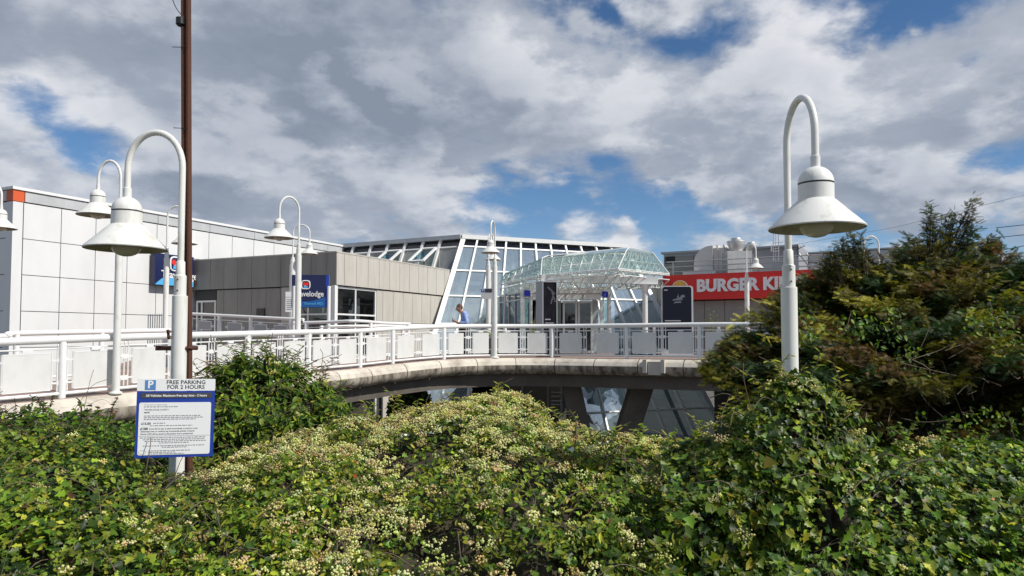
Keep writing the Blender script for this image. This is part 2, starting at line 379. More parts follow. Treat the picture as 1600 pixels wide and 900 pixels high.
sweep([(3.1, -.31), (3.1, -.8), (3.7, -.8), (3.7, -.31)], 0, rp.len, .6, True).build('beam', M['beam'], fb)
def strut(top, bot, w=.62, d=.7):
    t = Vector(top); b = Vector(bot)
    MB().hexa([b + Vector(q) for q in ((-w / 2, -d / 2, 0), (w / 2, -d / 2, 0), (w / 2, d / 2, 0), (-w / 2, d / 2, 0))],
              [t + Vector(q) for q in ((-w / 2, -d / 2, 0), (w / 2, -d / 2, 0), (w / 2, d / 2, 0), (-w / 2, d / 2, 0))]).build('column', M['beam'], fb)
def strut_px(x0, y0, x1, y1, Y, w):
    t = P(x0, y0, Y); b = P(x1, y1, Y); k = (-6.2 - b.z) / (b.z - t.z); strut(t + (t - b) * .1, b + (b - t) * k, w)
strut_px(893, 606, 906, 665, 25.1, .62); strut_px(1001, 606, 978, 680, 24.4, .72)
strut_px(553, 588, 556, 650, 21.6, .66); strut_px(1180, 590, 1195, 650, 22, .7)
strut_px(300, 640, 300, 700, 16.6, .6)
# drain outlet on the edge
l0 = rp.l_of_px(1028)
ob = MB(); Q = lambda a, o, z: off(l0 + a, o, z)
for a0, a1 in ((-.34, -.22), (.22, .34)): ob.hexa([Q(a0, -.52, -.5), Q(a1, -.52, -.5), Q(a1, -.2, -.5), Q(a0, -.2, -.5)], [Q(a0, -.52, -.1), Q(a1, -.52, -.1), Q(a1, -.1, -.1), Q(a0, -.1, -.1)])
ob.hexa([Q(-.2, -.44, -.56), Q(.2, -.44, -.56), Q(.2, -.2, -.56), Q(-.2, -.2, -.56)], [Q(-.2, -.46, -.16), Q(.2, -.46, -.16), Q(.2, -.1, -.16), Q(-.2, -.1, -.16)])
ob.build('drain_outlet', M['conc'], fb)

# forecourt between bridge and entrance, and the walkway to the hotel block
fo = MB()
q = [(.2, 27.6), (3.9, 26.9), (4.4, 33.6), (-.4, 33.0)]
fo.hexa([(x, y, DECK - .36) for x, y in q], [(x, y, DECK - .03) for x, y in q])
tag(fo.build('forecourt_path', M['pave']), kind='structure')
fo = MB(); q = [(5.4, 25.2), (16, 19), (20, 25.5), (7.6, 30.2)]
fo.hexa([(x, y, DECK - .35) for x, y in q], [(x, y, DECK - .035) for x, y in q])
tag(fo.build('restaurant_terrace_path', M['pave']), kind='structure')
fo = MB(); q = [(-9.6, 17.0), (-5.2, 21.8), (-8.5, 27.9), (-13.6, 26.5)]
fo.hexa([(x, y, -1.1) for x, y in q], [(x, y, -.80) for x, y in q])
tag(fo.build('hotel_path', M['pave']), kind='structure')

# ------------------------------------------------------------------ railings
BAL = {}
def baluster_mesh(h, key):
    if key not in BAL:
        m = MB(); m.tube([(0, 0, .04), (0, 0, h - .17), (.0, -.02, h - .1), (0, .0, h - .03)], .0135, 6)
        me = bpy.data.meshes.new('baluster'); me.from_pydata([tuple(v) for v in m.v], [], m.f); me.materials.append(M['white']); BAL[key] = me
    return BAL[key]
def railing(name, label, fn, l0, l1, posts, H=.95, rr=.068, panels=True, group='white tube railings', bars=True, pm='panel', pw=.72):
    """fn(l) -> point of the bottom rail"""
    mid = fn((l0 + l1) / 2); root = thing(name, label, 'railing', (mid.x, mid.y, mid.z - .09), group)
    n = max(2, int((l1 - l0) / .25)); pts = [fn(l0 + (l1 - l0) * i / n) for i in range(n + 1)]
    up = Vector((0, 0, 1))
    MB().tube([p + up * H for p in pts], rr, 12).build('handrail', M['white'], root, True)
    MB().tube([p for p in pts], .03, 8).build('bottom_rail', M['white'], root, True)
    MB().tube([p + up * (H - .155) for p in pts], .014, 6).build('upper_rail', M['white'], root, True)
    for l in posts:
        p = fn(l); MB().tube([p - up * .10, p + up * (H - .05), p + up * (H + .005)], [.062, .062, .05], 12).build('post', M['white'], root, True)
    if not panels: return root
    ps = sorted(set([l0] + list(posts) + [l1]))
    for a, b in zip(ps, ps[1:]):
        gap = b - a
        k = max(0, int(round((gap - .1) / 1.03)))
        if gap < .85: continue
        k = max(k, 1)
        for i in range(k):
            c = a + gap * (i + .5) / k; w = min(pw, gap / k - .36) / 2
            p0, p1 = fn(c - w), fn(c + w); t = (p1 - p0).normalized(); nn = Vector((t.y, -t.x, 0)).normalized() * .012
            z0, z1 = .09, H - .24
            pm_ = MB().hexa([p0 + nn + up * z0, p1 + nn + up * z0, p1 - nn + up * z0, p0 - nn + up * z0], [p0 + nn + up * z1, p1 + nn + up * z1, p1 - nn + up * z1, p0 - nn + up * z1]).build('panel', M[pm], root)
            fm = MB(); ex = t * .012
            for (s0, s1) in ((p0 - ex, p0 - ex), (p1 + ex, p1 + ex)): fm.bar(s0 + up * (z0 - .01), s1 + up * (z1 + .02), .022, .03)
            fm.bar(p0 + up * (z1 + .012), p1 + up * (z1 + .012), .03, .022); fm.bar(p0 + up * (z0 - .012), p1 + up * (z0 - .012), .03, .022)
            for e in (p0, p1):
                o = t * (-.13 if e is p0 else .13)
                for zc in (z0 + .10, z1 - .12): fm.bar(e + up * zc, e + o + up * zc, .022, .03)
            for zc in (z1 + .06,): fm.bar(fn(c - .08) + up * zc, fn(c + .08) + up * zc, .05, .045)
            if bars:
                for sgn, e in ((-1, -w), (1, w)):
                    for zc in (z0 + .10, z1 - .12): fm.bar(fn(c + e + sgn * .105) + up * zc, fn(c + e + sgn * .175) + up * zc, .03, .085)
            fm.build('frame', M['white'], pm_)
            if not bars: continue
            for e, sgn in ((-w, -1), (w, 1)):
                for dd in (.10, .18):
                    q = fn(c + e + sgn * dd); me = baluster_mesh(H, round(H, 2))
                    o = bpy.data.objects.new('baluster', me); C.objects.link(o); o.parent = root
                    o.location = q - WL[root.name]
                    tdir = rp.dir(c) if fn is RF else t
                    o.rotation_euler = (0, 0, math.atan2(tdir.y, tdir.x))
    return root
RF = lambda l: rp.at(l)
posts = [rp.l_of_px(x) for x in (562, 615, 693, 862, 978, 1095)]
l = posts[0]
while l > .3:
    l -= 2.16; posts.append(l)
l = rp.l_of_px(1095)
while l < rp.len - 2.3:
    l += 2.25; posts.append(l)
posts.append(rp.l_of_px(773))
railing('railing', 'long white tube railing with square infill panels along the curved front edge of the footbridge', RF, .02, rp.len - .02, sorted(p for p in posts if p > 0))
def RB_(l): return off(l, WID - .12, 0.02)
la, lb = 0.02, rp.l_of_px(455)
railing('railing', 'white tube railing on the far edge of the bridge, seen below the white clad building', RB_, la, lb, [la + 2.1 * i for i in range(1, int((lb - la) / 2.1) + 1)], H=1.0, rr=.06, bars=False, panels=False)
la, lb = rp.l_of_px(622), rp.l_of_px(812)
railing('railing', 'short white tube railing on the far bridge edge behind the man in the blue shirt', RB_, la, lb, [la + .05, (la + lb) / 2, lb - .05], H=1.0, rr=.055, panels=False)
la, lb = rp.l_of_px(965), rp.l_of_px(1200)
railing('railing', 'low white tube railing on the far bridge edge beside the dark poster board', RB_, la, lb, [la + .05, (la + lb) / 2, lb - .05], H=.96, rr=.045, panels=False)
ra, rb = P(296, 517, 26.0), P(474, 529, 23.6)
rl = (rb - ra).length
railing('railing', 'sloping white railing with grey panels beside the entrance walk of the concrete block', lambda l: ra.lerp(rb, l / rl), 0, rl, [.05, rl * .28, rl * .56, rl * .9], H=.60, rr=.05, panels=True, bars=False, pm='greyp', pw=.62)
sa, sb = P(474, 529, 23.6), P(640, 528, 26.6)
smid = P(560, 527, 22.9)
bp_ = Path(smooth_path([sa, P(520, 528, 23.2), smid, P(600, 528, 25.0), sb], 6))
railing('railing', 'white tube railing bending round the corner in front of the glazed block corner', lambda l: bp_.at(l), 0, bp_.len, [.1, bp_.len * .5, bp_.len - .1], H=.5, rr=.05, panels=False)
gr = thing('barred_gate', 'small grey barred gate at the foot of the white clad wall', 'gate', P(241, 528, 24))
g0, g1 = P(231, 528, 24.2), P(252, 528, 24.0)
for i in range(7):
    q = g0.lerp(g1, i / 6); MB().tube([q + Vector((0, 0, -.25)), q + Vector((0, 0, .78))], .018, 6).build('bar', M['steel'], gr)
for zz in (.74, .0): MB().tube([g0 + Vector((0, 0, zz)), g1 + Vector((0, 0, zz))], .02, 6).build('rail', M['steel'], gr)

# ------------------------------------------------------------------ lamps
def lamp(label, post_xy, rim_z, base_z, ang, D=.71, rise=.96, arm=.42, tube=.026, pole=.06, big=True, tilt=0):
    x, y = post_xy; root = thing('lamp_post', label, 'street lamp', (0, 0, 0), 'white swan neck lamps')
    h = rim_z - base_z; s = D / .71; S = lambda v: v * s
    nz = rise - .96 * s
    MB().lathe([(0, 0), (pole * 1.7, 0), (pole * 1.7, .03), (pole, .05), (pole, h - .39), (pole * .9, h - .385), (0, h - .385)], n=20).build('pole', M['lampwhite'], root, True)
    MB().lathe([(0, h - .383), (pole * .80, h - .383), (pole * .80, h - .225), (pole * .62, h - .215), (pole * .58, h - .11), (tube, h - .10), (0, h - .10)], n=20).build('collar', M['lampwhite'], root, True)
    zc = h + S(.60) + nz; top = h + rise - tube; a = arm / 2; pts = [Vector((0, 0, h - .12)), Vector((0, 0, (h + zc) / 2)), Vector((0, 0, zc))]
    for i in range(1, 20):
        t = math.pi * i / 20; pts.append(Vector((a - a * math.cos(t), 0, zc + (top - zc) * math.sin(t))))
    pts += [Vector((arm, 0, zc)), Vector((arm, 0, h + S(.485)))]
    MB().tube(pts, tube, 12).build('swan_neck_arm', M['lampwhite'], root, True)
    MB().lathe([(tube * 1.25, h + S(.475)), (tube * 1.3, h + S(.56)), (tube, h + S(.565))], (arm, 0, 0), 14).build('neck_sleeve', M['lampwhite'], root, True)
    r0 = S(.132)
    dome = [(r0, h + S(.352))] + [(r0 * math.cos(t), h + S(.352) + S(.13) * math.sin(t)) for t in [math.pi / 2 * k / 8 for k in range(9)]]
    sh = MB().lathe([(S(.352), h - .004), (S(.356), h + .004), (S(.35), h + .012), (S(.145), h + S(.213)), (r0, h + S(.222)), (r0, h + S(.338))], (arm, 0, 0), 40).build('lamp_shade', M['lampwhite'], root, True)
    MB().lathe([(S(.347), h - .003), (S(.14), h + S(.2)), (0, h + S(.2))], (arm, 0, 0), 40).build('reflector', M['shadein'], sh, True)
    MB().lathe([(r0 * .96, h + S(.336)), (r0 * .96, h + S(.354))], (arm, 0, 0), 32).build('seam', M['seam'], sh, True)
    MB().lathe(dome, (arm, 0, 0), 32).build('dome_cap', M['lampwhite'], root, True)
    MB().lathe([(S(.125) * math.cos(t), h + S(.015) + S(.085) * math.sin(t)) for t in [-math.pi / 2 + math.pi * k / 14 for k in range(12)]], (arm, 0, 0), 28).build('globe', M['bulb'], sh, True)
    if big and pole < .064 and D < .66:
        a_ = -math.pi / 2 - ang
        for dz in (.255, .345): q_ = Vector((math.cos(a_) * pole * .8, math.sin(a_) * pole * .8, h - dz)); MB().tube([q_ * 1.0, q_ + Vector((math.cos(a_), math.sin(a_), 0)) * .006], .006, 8).build('bolt', M['rust'], root)
    root.location = (x, y, base_z); root.rotation_euler = (tilt, 0, ang); WL[root.name] = Vector((x, y, base_z))
    return root
def lamp_px(label, post_px, Y, rim_py, shade_px, base_z, toward=-1, arm=None, rise=1.06, D=.66, **k):
    post = P(post_px, HOR, Y); arm = arm or .42; dy = 0
    for _ in range(12):
        dx = (shade_px - 800) / F_PX * (Y + dy) - post.x
        dx = max(-arm * .999, min(arm * .999, dx)); dy = toward * math.sqrt(max(0, arm * arm - dx * dx))
    z = P(shade_px, rim_py, Y + dy).z
    return lamp(label, (post.x, post.y), z, base_z, math.atan2(dy, dx), D=D, rise=rise, arm=arm, **k)
lamp_px('large white lamp strapped to the tall rusty pole behind the parking sign', 280, 6.05, 389, 197, -2.75, toward=1, arm=.46, rise=.99, D=.635)
lamp_px('large white lamp with stained shade rising in front of the dark conifer', 1234, 5.62, 357, 1278.5, -2.75, toward=-1, arm=.42, rise=1.02, D=.65)
dk = lambda px: RF(rp.l_of_px(px)).z - .09
lamp_px('white lamp on the bridge edge in front of the white clad wall', 183, 13.75, 336.5, 148, dk(183), toward=1, arm=.43, rise=1.05, D=.72, pole=.065)
lamp_px('lamp cut off by the photo edge beside the shaded end of the white building', -38, 16.6, 357, -5, -1.0, toward=-1, arm=.5, D=.65)
lamp_px('white lamp half hidden behind the tall rusty pole, near the blue wall sign', 258, 20.0, 381, 284, -.9, toward=-1, arm=.48, rise=1.05, D=.66, pole=.07)
lamp_px('white lamp on the bridge edge overlapping the blue hotel sign', 465, 18.9, 372, 434.5, dk(465), toward=-1, arm=.52, rise=1.10, D=.735, pole=.075)
lamp_px('white lamp carrying a small white notice in front of the concrete block', 456, 26.5, 397, 482, -.8, toward=-1, arm=.60, rise=1.08, D=.6, pole=.11)
lamp_px('white lamp on the bridge edge to the right of the man in the blue shirt', 773, 24.25, 395, 766.5, dk(773), toward=-1, arm=.48, rise=1.09, D=.62, pole=.085)
lamp_px('white lamp further back carrying the small grey parking plate, before the glass front', 763, 28.0, 406, 770.5, DECK, toward=1, arm=.45, rise=1.0, D=.61, pole=.095)
lamp_px('white lamp standing in front of the red fascia lettering', 1168, 27.3, 419, 1182.5, DECK, toward=-1, arm=.42, rise=.92, D=.545, pole=.085)
lamp_px('white lamp whose arch shows above the conifer branches, its shade hidden', 1376, 22, 420, 1353, DECK, toward=-1, arm=.46, rise=1.0, D=.62, pole=.08)

# rusty pole
pc = P(291, 560, 6.15)
rpole = thing('rusty_pole', 'tall rusty brown steel pole rising out of the photo beside the large lamp', 'pole', (pc.x, pc.y, -2.75))
tp = P(290.5, -60, 6.15); bt = P(293, 760, 6.15)
ax = (tp - bt).normalized(); bt2 = bt - ax * 1.5; tp2 = tp + ax * 1.2
pm = MB()
for o, w, d in ((-.022, .015, .066), (.022, .015, .066)): pm.bar(bt2 + Vector((o, 0, 0)), tp2 + Vector((o, 0, 0)), w, d, up=(0, 1, 0))
pm.bar(bt2, tp2, .034, .03, up=(0, 1, 0)); pm.build('shaft', M['rust'], rpole)
def onpole(py): return bt.lerp(tp, (P(291, py, 6.15).z - bt.z) / (tp.z - bt.z))
q = onpole(37); MB().lathe([(0, -.04), (.02, -.036), (.036, -.02), (.036, .035), (0, .038)], q + Vector((-.035, -.03, 0)), 14).build('junction_box', M['black'], rpole, True)
pts = smooth_path([q + Vector((-.015, -.02, .05)), P(277, 15, 6.1), P(270, 0, 6.1), P(262, -30, 6.1), P(262, -70, 6.1)], 5)
MB().tube(pts, .004, 6).build('cable', M['black'], rpole, True)
for py, dx in ((77, -.11), (203, -.10)):
    q = onpole(py); MB().tube([q + Vector((dx, -.02, .012)), q + Vector((.03, -.042, 0))], .003, 6).build('step_spike', M['black'], rpole)
q = onpole(544); cl = MB()
cl.bar(q + Vector((-.21, -.105, 0)), q + Vector((.045, -.105, 0)), .012, .035); cl.bar(q + Vector((-.2, .1, 0)), q + Vector((.045, .1, 0)), .012, .035)
for e in (-.195, .04): cl.tube([q + Vector((e, -.12, 0)), q + Vector((e, .115, 0))], .007, 6)
cl.tube([q + Vector((-.01, -.13, 0)), q + Vector((.07, -.10, .004))], .007, 6); cl.build('clamp', M['rust'], rpole)
for py in (518, 526):
    q = P(264, py, 6.0); MB().lathe([(0, -.012), (.014, -.01), (.016, .006), (0, .014)], q, 8).build('clamp_bolt', M['rust'], rpole)
MB().bar(P(262, 515, 6.02), P(264, 530, 6.02), .02, .01).build('clamp_stub', M['rust'], rpole)

# ------------------------------------------------------------------ parking sign
def parking_sign():
    c = P(272.5, 655, 5.72); root = thing('parking_sign', 'white and blue free parking sign fixed to the lamp pole above the ivy', 'sign', (c.x, c.y, c.z))
    tl, tr, br, bl = P(213, 592, 5.67), P(335, 592, 5.83), P(333, 713, 5.83), P(210, 716, 5.67)
    X = (tr - tl).normalized(); U = (tl - bl); U = (U - X * X.dot(U)).normalized(); Nn = X.cross(U).normalized()
    W = (tr - tl).length; Hh = (tl - bl).length
    L = lambda x, y, d=0: bl + X * (x * W) + U * (y * Hh) + Nn * d
    def slab(x0, x1, y0, y1, d0, d1, r=.0):
        m = MB()
        if r == 0:
            return m.hexa([L(x0, y0, d1), L(x1, y0, d1), L(x1, y0, d0), L(x0, y0, d0)], [L(x0, y1, d1), L(x1, y1, d1), L(x1, y1, d0), L(x0, y1, d0)])
        ring = []
        for cx, cy, a0 in ((x1 - r, y1 - r, 0), (x0 + r, y1 - r, 90), (x0 + r, y0 + r, 180), (x1 - r, y0 + r, 270)):
            for k in range(5):
                a = R(a0 + 90 * k / 4); ring.append((cx + r * math.cos(a), cy + r * math.sin(a)))
        n = len(ring)
        return m.add([L(x, y, d1) for x, y in ring] + [L(x, y, d0) for x, y in ring], [tuple(range(n)), tuple(range(2 * n - 1, n - 1, -1))] + [(i, i + n, (i + 1) % n + n, (i + 1) % n) for i in range(n)])
    slab(0, 1, 0, .845, 0, .004, .012).build('board', M['pblue'], root)
    slab(0, 1, .848, 1, 0, .004, .012).build('header_plate', M['swhite'], root)
    slab(.10, .235, .862, .985, .0045, .0065).build('symbol_square', M['pblue2'], root)
    text('P', .078, M['swhite'], root, L(.168, .925, .0069), X, U, ext=.0001, fat=.0022, align='CENTER')
    text('FREE PARKING', .042, M['ink'], root, L(.62, .955, .0044), X, U, ext=.0001, fat=.0009, align='CENTER', sx=1.02)
    text('FOR 2 HOURS', .042, M['ink'], root, L(.62, .893, .0044), X, U, ext=.0001, fat=.0009, align='CENTER', sx=1.02)
    slab(.05, .96, .755, .822, .0045, .0065).build('bar', M['sgrey'], root)
    text('All Vehicles: Maximum free stay time - 2 hours', .0245, M['swhite'], root, L(.505, .787, .0069), X, U, ext=.0001, fat=.0006, align='CENTER', sx=.93)
    slab(.035, .955, .035, .70, .0045, .0065, .025).build('text_panel', M['swhite'], root)
    T = lambda s, x, y, sz, f=0, al='LEFT', sx=1, m='ink': text(s, sz, M[m], root, L(x, y, .0069), X, U, ext=.0001, fat=f, align=al, sx=sx)
    T('If you park you agree to pay', .10, .672, .014, 0, sx=1, m='ink2'); T('TRAVELODGE GUESTS', .10, .607, .017, .0001)
    T('NOTE', .10, .572, .014, .0007)
    T('£15.00', .07, .432, .024, .0008); T('£100', .06, .367, .026, .001)
    T('if you fail to pay or park incorrectly or park in a non', .17, .366, .0165, .0003, sx=.98)
    T('designated area or conduct any commercial activity a Charge', .065, .333, .0165, .0003, sx=.93)
    T('Notice (CN) will be issued as this parking area is private land', .065, .30, .0165, .0003, sx=.90)
    rr = random.Random(3); ln = MB()
    def dashes(x0, x1, y, h=.011):
        x = x0
        while x < x1:
            w = rr.uniform(.015, .05); ln_ = min(x + w, x1)
            ln.quad(L(x, y - h / 2, .0068), L(ln_, y - h / 2, .0068), L(ln_, y + h / 2, .0068), L(x, y + h / 2, .0068)); x = ln_ + .009
    for x0, x1, y in ((.10, .53, .645), (.10, .82, .53), (.10, .86, .508), (.10, .76, .486), (.22, .37, .436), (.18, .72, .405), (.06, .9, .253), (.10, .88, .23), (.12, .9, .208), (.3, .68, .186), (.10, .88, .15), (.34, .66, .13), (.17, .70, .088), (.17, .52, .068), (.17, .62, .048)): dashes(x0, x1, y)
    ln.build('lettering', M['ink2'], root)
    slab(.04, .95, .272, .2765, .0066, .0069).build('rule', M['ink2'], root)
    ovm = MB(); ring = [(.095 + .045 * math.cos(a), .072 + .025 * math.sin(a)) for a in [2 * math.pi * k / 20 for k in range(21)]]
    ovm.tube([L(x, y, .0066) for x, y in ring], .0012, 4); ovm.build('oval_mark', M['ink2'], root)
    MB().bar(L(.53, .28, -.012), L(.66, .28, -.012), .03, .02).build('bracket', M['steel'], root)
    MB().bar(L(.53, .78, -.012), L(.66, .78, -.012), .03, .02).build('bracket', M['steel'], root)
parking_sign()

# ------------------------------------------------------------------ white clad building
u = Vector((.425, .905, 0)); v = Vector((-.905, .425, 0))
FA = Fr((-16.22, 24.0), u, (.905, -.425))
FB = Fr((-16.22, 24.0), v, (-.425, -.905))
wb = thing('white_building', 'long building clad in white square panels with an orange corner block', 'building', (-16.22, 24, -6))
def clad(F, x0, x1, zs, pitch, m, parent, name='cladding_panel', gap=.02, d0=0, d1=.03, skip=None, first=0):
    mb = MB(); x = x0 - first
    while x < x1 - .02:
        xa, xb = max(x, x0), min(x + pitch, x1)
        for za, zb in zip(zs, zs[1:]):
            if skip and skip((xa + xb) / 2, (za + zb) / 2): continue
            mb.fbox(F, xa + gap / 2, xb - gap / 2, za + gap / 2, zb - gap / 2, d0, d1)
        x += pitch
    return mb.build(name, m, parent)
body = MB(); body.hexa([FA.at(0, -6), FA.at(17.5, -6), FA.at(17.5, -6, -14), FA.at(0, -6, -14)], [FA.at(0, 4.8), FA.at(17.5, 4.8), FA.at(17.5, 4.8, -14), FA.at(0, 4.8, -14)])
body.build('wall', M['joint'], wb)
rows = [4.45 - 1.19 * i for i in range(9)][::-1]
XS = FA.t(31)
clad(FA, XS, 17.5, rows, 1.28, M['clad'], wb, gap=.024)
clad(FB, .28, 14, rows, 1.28, M['clad'], wb, gap=.024)
MB().hexa([FA.at(-.05, -6, .05), FA.at(XS - .03, -6, .05), FA.at(XS - .03, -6, -.3), FA.at(-.05, -6, -.3)], [FA.at(-.05, 4.44, .05), FA.at(XS - .03, 4.44, .05), FA.at(XS - .03, 4.44, -.3), FA.at(-.05, 4.44, -.3)]).build('corner_strip', M['clad'], wb)
clad(FA, XS + .02, 17.5, [4.47, 4.83], 2.56, M['fascia'], wb, 'fascia', .02, 0, .05)
clad(FB, .30, 14, [4.47, 4.83], 2.56, M['fascia'], wb, 'fascia', .02, 0, .05)
MB().fbox(FA, -.06, XS, 4.46, 4.825, -.3, .056).fbox(FB, .0, .28, 4.461, 4.824, -.3, .055).build('corner_block', M['orange'], wb)
MB().fbox(FA, -.1, 17.5, 4.835, 4.93, -.3, .10).build('coping', M['white'], wb); MB().fbox(FB, -.06, 14, 4.836, 4.928, -.3, .09).build('coping', M['white'], wb)
xe = FA.t(301)
MB().fbox(FA, xe - .62, xe - .34, -2, 4.44, .031, .06).build('downpipe', M['white'], wb)
# hotel sign on that wall
x0 = FA.t(240.5, .35); x1 = FA.t(301, .35); z0, z1 = FA.z(242, 445, .35), FA.z(242, 395, .35)
hs = thing('hotel_wall_sign', 'navy hotel sign with red and blue emblem mounted on the white clad wall', 'sign', FA.at(x0, z0, .2))
MB().fbox(FA, x0, x1, z0, z1, .1, .35).build('board', M['navy'], hs)
sw = MB(); nn = 12; pts = [(x0 + (x1 - x0) * i / nn, z0 + .02 + .30 * (math.sin(min(1, i / 4) * math.pi / 2)) + .06 * math.sin(i / nn * 3)) for i in range(nn + 1)]
for (xa, za), (xb, zb) in zip(pts, pts[1:]): sw.quad(FA.at(xa, z0 + .02, .356), FA.at(xb, z0 + .02, .356), FA.at(xb, zb, .356), FA.at(xa, za, .356))
sw.build('light_band', M['sky'], hs)
def emblem(F, cx, cz, r, d, parent):
    ring = []
    for k in range(28):
        a = 2 * math.pi * k / 28; c, s = math.cos(a), math.sin(a); rad = r / (abs(c) ** 4 + abs(s) ** 4) ** .25; ring.append(F.at(cx + rad * c, cz + rad * s, d))
    MB().tube(ring + [ring[0]], r * .13, 6).build('emblem_ring', M['swhite'], parent, True)
    MB().poly([p + F.n * -.004 for p in ring]).build('emblem_field', M['navy'], parent)
    h = [];
    for k in range(24):
        a = 2 * math.pi * k / 24; h.append(F.at(cx + r * .048 * 16 * math.sin(a) ** 3, cz + r * .1 + r * .046 * (13 * math.cos(a) - 5 * math.cos(2 * a) - 2 * math.cos(3 * a) - math.cos(4 * a)), d + .004))
    MB().poly(h[::-1]).build('emblem_heart', M['redl'], parent)
    b = [(-.55, -.75), (.55, -.75), (.5, -.35), (.15, -.3), (-.1, -.05), (-.45, -.3)]
    MB().poly([F.at(cx + x * r, cz + z * r, d + .008) for x, z in b]).build('emblem_sleeper', M['sky'], parent)
emblem(FA, (x0 + x1) / 2 + .05, z1 - .36, .27, .357, hs)
text('Travelodge', .40, M['letter'], hs, FA.at(x0 + .28, z1 - .80, .36), FA.x, (0, 0, 1), fat=.006, sx=.95)
fl = thing('floodlight', 'small dark floodlight on the white wall beside the hotel sign', 'light', FA.at(FA.t(239), FA.z(239, 437), .1))
q = FA.at(FA.t(239), FA.z(239, 437), .04); MB().bar(q, q + FA.n * .18, .05).build('arm', M['black'], fl); MB().lathe([(0, -.06), (.1, -.06), (.12, .08), (0, .1)], q + FA.n * .2, 12).build('housing', M['black'], fl)

# ------------------------------------------------------------------ concrete block
K = Vector((-6.45, 27.2, 0))
CL = Fr(K, v, (-.425, -.905)); CR = Fr(K, u, (.905, -.425))
cb_ = thing('concrete_block', 'low block of grey concrete panels with a glazed corner window', 'building', (K.x, K.y, -6))
TOPZ, JZ = 3.17, 1.95
xl = CL.t(300.5); xr = 8.3
# upper box and recessed lower walls
MB().hexa([CR.at(0, JZ + .01, -.05), CR.at(xr, JZ + .01, -.05), CR.at(xr, JZ + .01, -xl), CR.at(0.05, JZ + .01, -xl)], [CR.at(0, TOPZ - .02, -.05), CR.at(xr, TOPZ - .02, -.05), CR.at(xr, TOPZ - .02, -xl), CR.at(.05, TOPZ - .02, -xl)]).build('wall', M['joint'], cb_)
wR = CR.t(600); wRa = CR.t(590.5)
wLa, wLb = CL.t(437), CL.t(527)
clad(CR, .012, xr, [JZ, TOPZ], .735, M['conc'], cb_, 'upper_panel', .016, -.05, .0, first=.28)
clad(CL, .012, xl, [JZ, TOPZ], .735, M['shadepanel'], cb_, 'upper_panel', .016, -.05, .0, first=.3)
MB().fbox(CR, -.02, xr, TOPZ - .019, TOPZ + .03, -.4, .015).fbox(CL, -.0, xl, TOPZ - .0185, TOPZ + .028, -.4, .014).build('coping', M['conc'], cb_)
MB().fbox(CR, wR, xr, -6, JZ, -.6, -.12).fbox(CL, wLa, CL.t(336), -6, JZ - .003, -.6, -.12).fbox(CR, .2, wR, -6, -.75, -.6, -.125).fbox(CL, .2, wLa, -6, -.752, -.6, -.126).fbox(CL, CL.t(333), xl, 1.52, JZ - .004, -.6, -.13).build('lower_wall', M['joint'], cb_)
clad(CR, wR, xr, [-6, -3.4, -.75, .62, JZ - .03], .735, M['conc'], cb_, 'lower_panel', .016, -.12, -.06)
clad(CL, wLa + .02, CL.t(336), [-6, -3.4, -.75, JZ - .03], .735, M['shadepanel'], cb_, 'lower_panel', .016, -.12, -.06)
MB().fbox(CR, wRa + .02, wR, -.7, JZ - .02, -.9, -.07).build('window_reveal', M['conc'], cb_)
MB().fbox(CL, wLb * 0 + wLa - .42, wLa, -.7, JZ - .02, -.9, -.065).build('window_reveal', M['conc'], cb_)
def window(F, x0, x1, z0, z1, xs, zs, d, parent, g='glass_dark', fw=.075, fm='white', depth=.09):
    fr = MB()
    fr.fbox(F, x0, x0 + fw, z0, z1, d - depth, d); fr.fbox(F, x1 - fw, x1, z0, z1, d - depth, d)
    fr.fbox(F, x0 + fw, x1 - fw, z1 - fw, z1, d - depth, d); fr.fbox(F, x0 + fw, x1 - fw, z0, z0 + fw, d - depth, d)
    for x in xs: fr.fbox(F, x - fw * .4, x + fw * .4, z0 + fw, z1 - fw, d - depth, d - .002)
    for z in zs:
        e = sorted([x0 + fw] + [q for x in xs for q in (x - fw * .4, x + fw * .4)] + [x1 - fw])
        for a, b in zip(e[::2], e[1::2]): fr.fbox(F, a, b, z - fw * .4, z + fw * .4, d - depth, d - .003)
    o = fr.build('window', M[fm], parent)
    MB().quad(F.at(x0 + .02, z0 + .02, d - depth * .55), F.at(x1 - .02, z0 + .02, d - depth * .55), F.at(x1 - .02, z1 - .02, d - depth * .55), F.at(x0 + .02, z1 - .02, d - depth * .55)).build('pane', M[g], o)
    return o
zs_ = CR.z(560, 492)
window(CR, .14, wRa + .02, -.72, JZ - .03, [CR.t(559)], [zs_], -.10, cb_)
window(CL, .14, wLa - .42, -.72, JZ - .03, [CL.t(478), CL.t(519) + .1], [zs_], -.10, cb_)
MB().fbox(CR, -.04, .12, -.74, JZ - .01, -.2, -.03).build('corner_post', M['white'], cb_)
